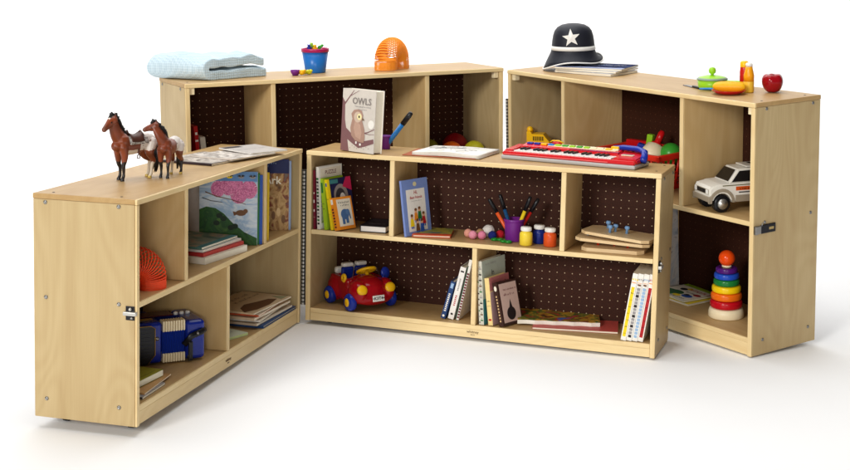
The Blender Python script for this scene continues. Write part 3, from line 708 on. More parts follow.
# ---- tall cabinet: books
Z = 'C'
book('book', 'red spined book standing at the left end of the tall cabinet shelf', lean(Z, 'S', 0.06, 0.06, 0.014, 0, 4), 0.15, 0.215, 0.013, (176, 28, 32), spine=[('r', 0.1, 0.75, 0.9, 0.78, WHT), ('r', 0.2, 0.86, 0.8, 0.9, WHT)], mode=SPINE)
book('book', 'white and grey book standing beside the red spined one, tall cabinet shelf', lean(Z, 'S', 0.082, 0.062, 0.02, 0, 5), 0.15, 0.175, 0.018, (206, 196, 180), spine=[('r', 0.2, 0.1, 0.8, 0.6, GREY), ('s', 0.1, 0.9, 0.7, 0.03, INK)], mode=SPINE)
book('book', 'dark red book standing behind the left divider of the tall cabinet', lean(Z, 'S', 0.335, 0.19, 0.02, 0, 3), 0.08, 0.16, 0.03, (110, 16, 24), mode=SPINE)
Z = 'D'
for i, (x, y, rz, t, c, lb) in enumerate(((0.185, 0.075, 12, 0.008, (206, 202, 200), 'white booklet lowest under the hat on the right tall leaf'), (0.195, 0.07, 18, 0.006, (222, 218, 214), 'pale magazine between booklet and navy brochure under the hat'))):
    book('magazine', lb, top(Z, x, y, rz, dz=0.0008+0.0095*i), 0.25, 0.16, t, c, [('r', 0, 0, 1, 1, print_((214, 210, 208)))], soft=True, cat='magazine')
book('brochure', 'navy blue brochure with white lettering on the top, poking out under the hat', top(Z, 0.2, 0.06, 26, dz=0.0165), 0.26, 0.16, 0.007, (36, 44, 80), [('r', 0, 0, 1, 0.2, print_((150, 160, 196))), ('r', 0, 0.2, 1, 1, art('navy_cover', [(22, 28, 56), (40, 52, 100), (30, 34, 60), (60, 80, 130)], 8, rough=0.8, spec=0.05)), ('s', 0.55, 0.9, 0.7, 0.05, WHT), ('s', 0.5, 0.9, 0.6, 0.05, SKY)], soft=True, cat='brochure')
book('picture_book', 'comic covered picture book lying flat on a yellow one beside the ring stacker', base(Z, 0.66, 0.12, -6, dz=0.0092), 0.165, 0.15, 0.006, (60, 110, 50), [('r', 0, 0, 1, 1, CREAM), ('r', 0, 0.86, 1, 1, LIME), ('e', 0.2, 0.24, 0.26, 0.2, print_((40, 116, 44))), ('e', 0.36, 0.34, 0.2, 0.14, print_((30, 90, 40))), ('e', 0.12, 0.2, 0.08, 0.06, BLACK), ('e', 0.3, 0.62, 0.1, 0.08, BLACK), ('e', 0.4, 0.72, 0.08, 0.06, YEL), ('e', 0.75, 0.3, 0.14, 0.1, BLUE), ('e', 0.68, 0.36, 0.07, 0.06, BLACK), ('e', 0.85, 0.5, 0.1, 0.07, RED), ('s', 0.42, 0.95, 0.66, 0.14, RED), ('s', 0.5, 0.95, 0.48, 0.07, INK), ('e', 0.55, 0.18, 0.1, 0.07, YEL), ('s', 0.45, 0.9, 0.06, 0.06, INK)], soft=True)
book('picture_book', 'yellow book lying flat underneath the comic covered picture book', base(Z, 0.67, 0.108, -2), 0.175, 0.16, 0.008, (220, 196, 50), [('r', 0, 0, 1, 1, YEL)], soft=True)
book('picture_book', 'big pale blue grey book standing against the middle divider, tall right leaf', base(Z, 0.622, 0.05, 0) @ R(-2, 'Y'), 0.215, 0.325, 0.012, (150, 160, 176), [('r', 0, 0, 1, 1, art('wintry_cover', [(96, 112, 136), (176, 180, 186), (206, 200, 194), (70, 84, 110)], 10, dist=2.0))], mode=SPINE)

# ------------------------------------------------------------------ toys
def face_rz(k, x, y, z):
    """turn (degrees, in leaf k) so that an object's -y side looks at the camera's side of the room"""
    v = MU[k].inverted() @ Vector((0, 0, 1.2)) - Vector((x, y, z))
    return math.degrees(math.atan2(v.y, v.x)) + 90
P_RED = plastic('red_plastic', (196, 20, 24), 0.22); P_BLUE = plastic('blue_plastic', (26, 48, 150), 0.25); P_YEL = plastic('yellow_plastic', (242, 186, 20), 0.3)
P_WHITE = plastic('white_plastic', (232, 230, 224), 0.3); P_BLACK = plastic('black_plastic', (20, 20, 24), 0.3); P_GREEN = plastic('green_plastic', (60, 160, 50), 0.3)
P_ORG = plastic('orange_plastic', (240, 108, 20), 0.25); P_PURP = plastic('purple_plastic', (112, 36, 130), 0.35); P_LIME = plastic('lime_plastic', (150, 206, 40), 0.3)
P_CREAM = plastic('cream_plastic', (238, 222, 186), 0.35); P_GREY = plastic('grey_plastic', (176, 174, 172), 0.4); P_SKY = plastic('sky_plastic', (40, 122, 196), 0.3)

# --- toy horses
def horse(label, M, s, turn, coat, saddle=False, seed=1, hp=0.0):
    root = thing('toy_horse', M, label, 'toy horse', 'toy horses on the left cabinet')
    dummy = P_RED
    mb = MB()
    def tb(pts, rad, n=14, ell=None):
        P = [Vector(p) for p in pts]; out = []; rr = []
        k = len(P)
        for i in range(k-1):       # smooth path
            p0, p1, p2, p3 = P[max(i-1, 0)], P[i], P[i+1], P[min(i+2, k-1)]
            for q in range(5):
                t = q/5
                out.append(0.5*((2*p1)+(p2-p0)*t+(2*p0-5*p1+4*p2-p3)*t*t+(3*p1-p0-3*p2+p3)*t**3)); rr.append(rad[i]*(1-t)+rad[i+1]*t)
        out.append(P[-1]); rr.append(rad[-1])
        mb.tube([p*s for p in out], [r*s for r in rr], dummy, n=n, ell=ell)
        mb.sph(out[0]*s, rr[0]*s*0.96, dummy, n=12); mb.sph(out[-1]*s, rr[-1]*s*0.96, dummy, n=12)
    tb([(0.43, 0, 0.74), (0.32, 0, 0.75), (0.1, 0, 0.73), (-0.12, 0, 0.745), (-0.34, 0, 0.79), (-0.5, 0, 0.77), (-0.58, 0, 0.72)], [0.125, 0.185, 0.205, 0.2, 0.195, 0.165, 0.1], 18, (0.82, 1.0))
    mb.sph(Vector((0.28, 0, 0.9))*s, 0.09*s, dummy)
    # neck and head, turned by 'turn'
    tr = math.radians(turn)
    def nk(x, z, f, y=0.0):
        a = tr*f
        return (0.3 + (x-0.3)*math.cos(a) - y*math.sin(a), (x-0.3)*math.sin(a) + y*math.cos(a), z)
    tb([nk(0.3, 0.84, 0), nk(0.42, 0.99, 0.3), nk(0.5, 1.15, 0.6), nk(0.545, 1.3, 0.9)], [0.19, 0.165, 0.138, 0.108], 16, (0.62, 1.0))
    tb([nk(0.525, 1.325, 1), nk(0.61, 1.27, 1), nk(0.70, 1.20+hp, 1), nk(0.775, 1.145+hp*1.6, 1), nk(0.805, 1.12+hp*1.8, 1)], [0.09, 0.104, 0.079, 0.064, 0.058], 14, (0.72, 1.0))
    for sg in (-1, 1):
        tb([nk(0.52, 1.37, 1, sg*0.035), nk(0.525, 1.43, 1, sg*0.045), nk(0.53, 1.475, 1, sg*0.042)], [0.026, 0.022, 0.006], 8)
        mb.sph(Vector(nk(0.655, 1.265, 1, sg*0.062))*s, 0.02*s, dummy, n=10)
    # legs
    def leg(pts, rad): tb(pts, rad, 12)
    f1, f2, h1, h2 = (0.03, -0.05, 0.06, -0.05) if saddle else (0.05, -0.03, -0.04, 0.06)
    for sg, dx in ((1, f1), (-1, f2)):
        y = 0.105*sg
        leg([(0.33, y*0.85, 0.72), (0.3, y, 0.52), (0.31+dx*0.6, y, 0.335), (0.3+dx, y, 0.3), (0.295+dx, y, 0.16), (0.3+dx, y, 0.095), (0.325+dx, y, 0.045)], [0.105, 0.078, 0.044, 0.044, 0.029, 0.035, 0.036])
        mb.lathe([(0, 0), (0.05*s, 0), (0.04*s, 0.05*s), (0, 0.06*s)], dummy, T((0.335+dx)*s, y*s, 0), 12)
    for sg, dx in ((1, h1), (-1, h2)):
        y = 0.105*sg
        leg([(-0.44, y*0.8, 0.74), (-0.38, y*1.05, 0.58), (-0.44, y, 0.45), (-0.54+dx*0.6, y, 0.37), (-0.52+dx, y, 0.3), (-0.5+dx, y, 0.16), (-0.49+dx, y, 0.095), (-0.46+dx, y, 0.045)], [0.15, 0.105, 0.07, 0.05, 0.043, 0.031, 0.036, 0.037])
        mb.lathe([(0, 0), (0.05*s, 0), (0.041*s, 0.05*s), (0, 0.06*s)], dummy, T((-0.45+dx)*s, y*s, 0), 12)
    me = voxel_mesh(mb, 0.0015, 3, 'horse_body')
    sv = Vector((seed*3.1, seed*1.7, 0.3))
    def fn(co):
        p = co / s; n1 = noise.noise(p*4.0+sv); n2 = noise.noise(p*16+sv)
        c = coat['base']
        sh = noise.noise(p*6+sv*2)
        c = tuple(max(0, min(255, q*(1+0.16*sh))) for q in c)
        if p.x < -0.12 + 0.07*n1 and p.z > 0.60+0.05*n1 and p.x > -0.62:
            c = (214, 204, 196) if n2 < 0.42 else (120, 92, 80)
        if saddle and -0.05 < p.x < 0.22 and p.z < 0.64 + 0.05*n1 and p.z > 0.5: c = (226, 214, 200)
        if p.x > 0 and p.z < 0.40+0.03*n2 and p.z < 0.6: c = (26, 22, 24)
        if p.x < -0.2 and p.z < 0.34+0.03*n2: c = (222, 208, 186) if not (not saddle and p.y > 0) else (34, 26, 26)
        if p.x < -0.2 and p.z < 0.05: c = (206, 176, 84)
        q = Vector((p.x-0.3, p.y, p.z))
        hx = q.x*math.cos(tr) + q.y*math.sin(tr) + 0.3; hy = -q.x*math.sin(tr) + q.y*math.cos(tr)
        if p.z > 1.02:
            if abs(hy) < 0.03 and 0.56 < hx < 0.68 and p.z > 1.29 and coat.get('blaze'): c = (226, 214, 200)
            if hx > 0.79: c = tuple(x*0.72+24 for x in c)
            if (hx-0.657)**2 + (p.z-1.265)**2 < 0.00035 and abs(hy) > 0.055: c = (14, 10, 10)
            if p.z > 1.41: c = (60, 34, 24)
        return c
    colour_attr(me, fn)
    me.materials.clear(); me.materials.append(coat_mat('painted_coat'))
    for p in me.polygons: p.use_smooth = True
    link_mesh(me, 'body', root)
    hair = mat('black_mane', (22, 18, 18), 0.45, vary=0.3, scale=300, bump=0.6)
    rn = random.Random(seed)
    mn = MB()
    for i in range(22):
        f = i/21
        x = 0.27 + 0.25*f - 0.02*math.sin(f*PI); z = 1.0 + 0.41*f
        a = nk(x, z, f); b = nk(x-0.045+rn.uniform(-0.02, 0.02), z-0.01+rn.uniform(-0.03, 0.05), f, 0.03); c = nk(x-0.05+rn.uniform(-0.03, 0.03), z-0.11, f, 0.085+rn.uniform(-0.02, 0.02))
        mn.tube([Vector(q)*s for q in (a, b, c)], [0.03*s, 0.026*s, 0.006*s], hair, n=7)
    for i in range(6):   # forelock
        a = nk(0.53, 1.41, 1, rn.uniform(-.02, .02)); b = nk(0.6, 1.43+rn.uniform(-.02, .04), 1, rn.uniform(-.03, .03)); c = nk(0.655, 1.345+rn.uniform(-.02, .04), 1, rn.uniform(-.035, .035))
        mn.tube([Vector(q)*s for q in (a, b, c)], [0.03*s, 0.026*s, 0.006*s], hair, n=7)
    mn.build('mane', root)
    tl = MB()
    for i in range(14):
        dy = rn.uniform(-0.045, 0.045); dx = rn.uniform(-0.04, 0.04)
        pts = [(-0.57, dy*0.2, 0.8), (-0.655+dx*0.3, dy*0.5, 0.76), (-0.7+dx, dy, 0.55), (-0.68+dx*1.4, dy*1.3, 0.32), (-0.64+dx*1.6, dy*1.2, 0.12+rn.uniform(-0.04, 0.06))]
        tl.tube([Vector(q)*s for q in pts], [0.03*s, 0.034*s, 0.036*s, 0.03*s, 0.005*s], hair, n=7)
    tl.build('tail', root)
    if saddle:
        leather = mat('brown_leather', (70, 38, 26), 0.4, bump=0.3)
        sd = MB()
        vs = []; fs = []
        for i in range(9):           # saddle skirt wrapped over the back
            x = -0.2 + 0.34*i/8
            for q in range(13):
                a = -1.25 + 2.5*q/12
                r = 0.19 + 0.02
                dz = 0.05*((2*i/8-1)**2) * max(0, math.cos(a))
                vs.append((x*s, r*0.83*math.sin(a)*s, (0.735 + r*1.03*math.cos(a) + dz)*s))
        for i in range(8):
            for q in range(12): fs.append((i*13+q, (i+1)*13+q, (i+1)*13+q+1, i*13+q+1))
        sd.add(vs, fs, leather, smooth=True)
        sd.tube([(0.13*s, 0, 0.95*s), (0.15*s, 0, 1.02*s), (0.165*s, 0, 1.04*s)], [0.035*s, 0.02*s, 0.026*s], leather, n=10)
        sd.tube([(-0.2*s, -0.09*s, 0.93*s), (-0.215*s, 0, 1.0*s), (-0.2*s, 0.09*s, 0.93*s)], 0.03*s, leather, n=8)
        o = sd.build('saddle', root); m_ = o.modifiers.new('t', 'SOLIDIFY'); m_.thickness = 0.0022; m_.offset = 1
        bk = MB(); vs = []; fs = []
        wt = art('saddle_blanket', [(28, 24, 26), (220, 212, 204), (40, 34, 34), (190, 180, 172)], 200)
        for i in range(9):
            x = -0.3 + 0.5*i/8
            for q in range(13):
                a = -1.45 + 2.9*q/12; r = 0.203
                vs.append((x*s, r*0.84*math.sin(a)*s, (0.735 + r*1.02*math.cos(a) + 0.02*max(0, -x))*s))
        for i in range(8):
            for q in range(12): fs.append((i*13+q, (i+1)*13+q, (i+1)*13+q+1, i*13+q+1))
        bk.add(vs, fs, wt, smooth=True)
        o = bk.build('saddle_blanket', root); m_ = o.modifiers.new('t', 'SOLIDIFY'); m_.thickness = 0.0014; m_.offset = 1
        st = MB()
        for sg in (-1, 1):
            st.tube([(0, sg*0.19*s, 0.66*s), (0, sg*0.205*s, 0.55*s)], 0.014*s, leather, n=6)
            st.tube([(0.035*s, sg*0.205*s, 0.47*s), (0.03*s, sg*0.205*s, 0.53*s), (0, sg*0.205*s, 0.555*s), (-0.03*s, sg*0.205*s, 0.53*s), (-0.035*s, sg*0.205*s, 0.47*s)], 0.012*s, leather, n=6, closed=True)
        st.build('stirrup', root)
# body centre from the hooves; heading given in the leaf's frame
horse('larger toy horse, bay with a brown saddle, standing at left on the cabinet', top('A', 0.315, 0.175, 158), 0.128, 6, dict(base=(122, 56, 28), blaze=True), True, 1)
horse('smaller toy horse, bay with a pale spotted rump and no saddle, head turned', top('A', 0.405, 0.108, 184), 0.1115, -52, dict(base=(118, 54, 30)), False, 2, 0.05)

# --- coil spring toys
def coil(name, label, M, R_, r, legh, turns, m, grp=None, legs=8, band=0.0019):
    root = thing(name, M, label, 'coil spring toy', grp)
    # centre line: up the left leg, over the arch, down the right leg
    L = [legh, PI*R_, legh]
    tot_turn = turns + 2*legs
    path = []
    N_ = 22
    total = tot_turn*N_
    vs = []; fs = []
    for i in range(total+1):
        tn = i/N_
        if tn < legs: u = tn/legs; c = Vector((-R_, 0, legh*u)); ax = Vector((0, 0, 1)); ex = Vector((1, 0, 0))
        elif tn < legs+turns:
            a = PI*(tn-legs)/turns; c = Vector((-R_*math.cos(a), 0, legh + R_*math.sin(a))); ax = Vector((math.sin(a), 0, math.cos(a))); ex = Vector((math.cos(a), 0, -math.sin(a)))
        else: u = (tn-legs-turns)/legs; c = Vector((R_, 0, legh*(1-u))); ax = Vector((0, 0, -1)); ex = Vector((-1, 0, 0))
        a = 2*PI*tn; rad = ex*math.cos(a) + Vector((0, 1, 0))*math.sin(a)
        bw = 0.0030; bt = band if legs <= tn <= legs+turns else min(0.0026, legh/legs*0.72)
        for (dr, da) in ((0, -bt/2), (-bw, -bt/2), (-bw, bt/2), (0, bt/2)): vs.append(c + rad*(r+dr) + ax*(da + 0.0012))
    for i in range(total):
        for q in range(4): fs.append((4*i+q, 4*i+(q+1) % 4, 4*i+4+(q+1) % 4, 4*i+4+q))
    fs += [(0, 1, 2, 3), (4*total+3, 4*total+2, 4*total+1, 4*total)]
    MB().add(vs, fs, m).build('coil', root)
    return root
SP_O = plastic('orange_coil', (255, 158, 44), 0.6); SP_R = plastic('red_orange_coil', (250, 80, 36), 0.55)
coil('coil_spring', 'bright orange plastic coil spring arched over on the tall cabinet top', top('C', 0.838, 0.15, 36), 0.046, 0.0425, 0.030, 25, SP_O, 'arched coil springs', 8, 0.0034)
coil('coil_spring', 'red orange plastic coil spring arched inside the left cabinet cubby', shelf('A', 0.15, 0.085, -40), 0.046, 0.042, 0.026, 22, SP_R, 'arched coil springs', 8, 0.0019)

# --- toy accordion
def accordion():
    M = base('A', 0.305, 0.205, -46)
    root = thing('toy_accordion', M, 'blue toy accordion with black strap and pleated bellows in left cabinet', 'toy accordion')
    bl = plastic('accordion_blue', (18, 40, 140), 0.14); bd = plastic('bellows_blue', (26, 52, 150), 0.4)
    H, D = 0.122, 0.15
    MB().box(0.0, 0.118, 0, D, 0.004, H, bl, 0.010, seg=3).build('keyboard_box', root)
    g = MB().prism([(-0.006, 0.006), (0.075, 0.006), (0.096, 0.03), (0.096, 0.106), (0.084, 0.114), (-0.006, 0.114)], 0, 0.004, P_BLACK, T(0, 0.0, 0) @ R(90, 'X'))
    gold = mat('gold_trim', (190, 150, 70), 0.35, metal=0.8)
    g.tube([(0.075, -0.005, 0.006), (0.096, -0.005, 0.03), (0.096, -0.005, 0.106), (0.084, -0.005, 0.114), (0.0, -0.005, 0.114)], 0.0011, gold, n=6)
    for i in range(8): g.box(0.002, 0.085, -0.0052, -0.0042, 0.025+0.011*i, 0.0275+0.011*i, DKST)
    g.build('grille', root)
    p = MB()
    n = 9; w0, w1 = 0.119, 0.186
    prof = []
    for i in range(2*n+1): prof.append((w0 + (w1-w0)*i/(2*n), 0.008 if i % 2 == 0 else 0.001))
    vs = []; fs = []
    for x, q in prof: vs += [(x, q, 0.010+q), (x, D-q, 0.010+q), (x, D-q, H-0.004-q), (x, q, H-0.004-q)]
    for i in range(2*n):
        for k in range(4): fs.append((4*i+k, 4*i+(k+1) % 4, 4*i+4+(k+1) % 4, 4*i+4+k))
    p.add(vs, fs, bd); p.build('bellows', root)
    for z0, z1 in ((0.004, 0.030), (H-0.030, H+0.001)):
        c = MB()
        for i in range(n):
            x0 = w0 + (w1-w0)*(i+0.12)/n; x1 = w0 + (w1-w0)*(i+0.88)/n
            c.box(x0, x1, -0.0015, 0.03, z0, z1, P_CREAM, 0.002)
        c.build('corner_strip', root)
    MB().box(0.187, 0.245, 0, D, 0.004, H-0.004, bl, 0.012, seg=3).build('bass_box', root)
    st = MB()
    st.tube([(0.180, -0.004, 0.05), (0.2, -0.010, 0.075), (0.232, -0.008, 0.085), (0.249, 0.01, 0.088), (0.25, 0.06, 0.09)], 0.0055, P_BLACK, n=8, ell=(0.35, 1.6))
    st.box(0.192, 0.205, -0.012, -0.003, 0.004, 0.06, P_BLACK, 0.003).cyl(0.009, -0.016, -0.002, P_BLACK, T(0.2, -0.001, 0.014) @ R(90, 'X'), 16, 0.002)
    st.sph((0.218, -0.011, 0.082), 0.0045, STEEL, n=12)
    st.build('strap', root)
    kb = MB()
    for i in range(3): kb.lathe([(0.0065, 0), (0.0065, 0.005), (0.005, 0.008), (0, 0.0085)], P_WHITE, T(0.185+0.018*i, 0.085, H-0.004), 14)
    kb.build('button', root)
    sc = MB()
    for (x, z) in ((0.103, 0.075), (0.045, 0.035)): sc.lathe([(0.006, 0), (0.005, 0.003), (0, 0.0035)], STEEL, T(x, -0.0045 if x < 0.1 else 0, z) @ R(90, 'X'), 12)
    sc.build('screw', root)
    MB().box(0.02, 0.10, 0.03, 0.045, H+0.0002, H+0.003, gold, 0.001).box(0.02, 0.17, 0.06, 0.11, H+0.0002, H+0.0035, plastic('dark_red_panel', (70, 16, 30), 0.3), 0.001).build('top_trim', root)
accordion()

# --- purple cup of markers and the craft things on the front leaf
def cup(name, label, M, r0, r1, h, m, cat='cup', group=None):
    o = MB().lathe([(0, 0), (r0, 0), (r0+0.001, 0.002), (r1-0.002, h*0.86), (r1-0.002, h*0.87), (r1, h*0.88), (r1, h), (r1-0.002, h), (r0-0.002, 0.004), (0, 0.004)], m, n=36).build(name, None, M)
    return tag(o, label, cat, group)
def marker(label, M, col, cap, L=0.12, r=0.0058):
    root = thing('marker', M, label, 'marker pen', 'marker pens standing in cups')
    MB().lathe([(0, 0), (r*0.8, 0), (r, 0.003), (r, L*0.66), (0, L*0.66)], col, n=16).build('barrel', root)
    MB().lathe([(0, L*0.66+0.0004), (r*1.12, L*0.66+0.0004), (r*1.12, L*0.9), (r*0.95, L*0.985), (r*0.6, L), (0, L)], cap, n=16).build('cap', root)
cup('marker_cup', 'purple plastic cup holding four markers in the front cabinet', shelf('B', 0.682, 0.108), 0.026, 0.034, 0.072, P_PURP)
RZB = face_rz('B', 0.68, 0.1, 0.3)
for lb, dx, dy, rx, ry, c in (('orange marker with black cap leaning far left in the purple cup', -0.006, 0.0, 3, -31, plastic('marker_orange', (216, 84, 32))), ('dark blue marker with black cap leaning left in the purple cup', 0.0, 0.006, -2, -19, plastic('marker_blue', (24, 74, 120))),
                              ('yellow marker with black cap leaning right in the purple cup', 0.0, -0.006, 2, 20, plastic('marker_yellow', (238, 206, 40))), ('red marker with black cap leaning right behind the yellow one', 0.005, 0.005, -4, 29, plastic('marker_red', (190, 32, 30)))):
    marker(lb, shelf('B', 0.682, 0.108, RZB, dz=0.008) @ T(dx, dy, 0) @ R(rx, 'X') @ R(ry, 'Y'), c, P_BLACK, 0.148)
cup('marker_cup', 'small purple cup partly hidden behind the standing owl book', top('B', 0.214, 0.16), 0.016, 0.021, 0.045, P_PURP)
marker('sky blue marker with a black cap standing in the cup behind the owl book', top('B', 0.214, 0.16, 0, dz=0.006) @ R(37, 'Y'), P_SKY, P_BLACK, 0.152, 0.008)
def jar(label, M, m):
    root = thing('paint_jar', M, label, 'paint jar', 'paint jars in the front cabinet')
    MB().lathe([(0, 0), (0.0185, 0), (0.0205, 0.003), (0.0205, 0.036), (0.019, 0.041), (0.014, 0.044), (0.014, 0.046), (0, 0.046)], m, n=32).build('body', root)
    lid = MB()
    pr = [(0, 0.0462), (0.0162, 0.0462), (0.0166, 0.048), (0.0166, 0.057), (0.0155, 0.059), (0, 0.0592)]
    lid.lathe(pr, P_WHITE, n=32)
    for i in range(32):
        a = 2*PI*i/32; lid.box(-0.0006, 0.0006, 0.0164, 0.0171, 0.048, 0.057, P_WHITE, M=R(math.degrees(a), 'Z'))
    lid.build('lid', root)
jar('yellow paint jar with white lid, nearest of the three jars', shelf('B', 0.738, 0.052), plastic('paint_yellow', (236, 206, 60), 0.25))
jar('dark blue paint jar with white lid between yellow and orange jars', shelf('B', 0.768, 0.102), plastic('paint_blue', (22, 40, 120), 0.2))
jar('orange red paint jar with white lid, rightmost of the three jars', shelf('B', 0.812, 0.068), plastic('paint_orange', (216, 84, 34), 0.25))
def fuzz(c): return mat('pompom', c, 0.95, vary=0.25, scale=500, bump=1.0)
def pompom(label, x, y, r, c):
    b = bmesh.new(); bmesh.ops.create_icosphere(b, subdivisions=4, radius=r*0.94)
    for v in b.verts:
        v.co *= 1 + 0.10*noise.noise(v.co*900) + 0.05*noise.noise(v.co*300)
    o = MB().bm(b, fuzz(c), smooth=True).build('pompom', None, shelf('B', x, y, dz=r*0.97))
    tag(o, label, 'pompom', 'craft pompoms in the front cabinet')
for a in (('peach pink pompom, leftmost of the cluster', 0.531, 0.1, 0.0145, (230, 160, 140)), ('light pink pompom in front of the peach one', 0.5545, 0.076, 0.0145, (232, 150, 170)), ('deeper pink pompom left of the blue one', 0.583, 0.084, 0.0145, (224, 130, 160)), ('tan pompom half hidden behind pink ones', 0.566, 0.118, 0.0145, (180, 140, 100)), ('white pompom, largest of the cluster', 0.589, 0.136, 0.021, (228, 222, 216)), ('navy blue pompom in front of the white one', 0.6135, 0.098, 0.0145, (26, 34, 110)), ('red pompom right of the navy blue one', 0.632, 0.126, 0.0145, (184, 24, 38))): pompom(*a)
for lb, x, y, rz in (('flat green bead ring beside the red pompom', 0.634, 0.083, 20), ('flat green bead ring in front of the purple cup', 0.67, 0.062, -10)):
    mb = MB()
    for dx in (-0.0085, 0.0085): mb.tube([(dx+0.0078*math.cos(t*PI/10), 0.0078*math.sin(t*PI/10), 0.004) for t in range(20)], 0.004, plastic('bead_green', (30, 130, 40), 0.15), n=10, closed=True)
    tag(mb.build('bead', None, shelf('B', x, y, rz, dz=0.0008)), lb, 'craft bead', 'green craft beads')

# --- peg boards
def pegboards():
    wb = wood('maple_board', (232, 206, 162), (214, 182, 134), 'x', knots=False)
    def board(label, M, w, h, t, pegs, m, peg_h=0.02, mush=False):
        root = thing('peg_board_toy', M, label, 'peg board', 'wooden peg boards in the front cabinet')
        q = 0.02
        MB().prism([(q, 0), (w-q, 0), (w, q), (w, h-q), (w-q, h), (q, h), (0, h-q), (0, q)], 0, t, wb).build('board', root)
        for x, y in pegs:
            pr = [(0, 0), (0.0045, 0), (0.004, peg_h*0.5), (0.0075, peg_h*0.62), (0.0085, peg_h*0.8), (0.006, peg_h), (0, peg_h)]
            MB().lathe(pr, m, T(x, y, t+0.0002), 16).build('peg', root)
    pr = plastic('peg_red', (226, 60, 30), 0.3); pb = plastic('peg_blue', (120, 160, 206), 0.3)
    board('lowest small wooden peg board with red pegs', shelf('B', 0.918, 0.036, 3), 0.195, 0.135, 0.011, [(0.045, 0.06), (0.095, 0.066), (0.14, 0.05), (0.07, 0.1), (0.14, 0.1)], pr, 0.014)
    board('middle wooden peg board tilted over the red pegs, with blue pegs', shelf('B', 0.897, 0.036, 2, dz=0.0325) @ R(2.2, 'Y') @ R(-1, 'X'), 0.232, 0.155, 0.009, [(0.03, 0.07), (0.05, 0.12)], pb, 0.008)
    board('topmost wooden peg board with four pale blue pegs, tilted', shelf('B', 0.906, 0.062, -8, dz=0.0515) @ R(3.6, 'Y') @ R(-1, 'X'), 0.222, 0.14, 0.009, [(0.085, 0.045), (0.092, 0.075), (0.055, 0.11), (0.13, 0.075)], pb, 0.024)
pegboards()

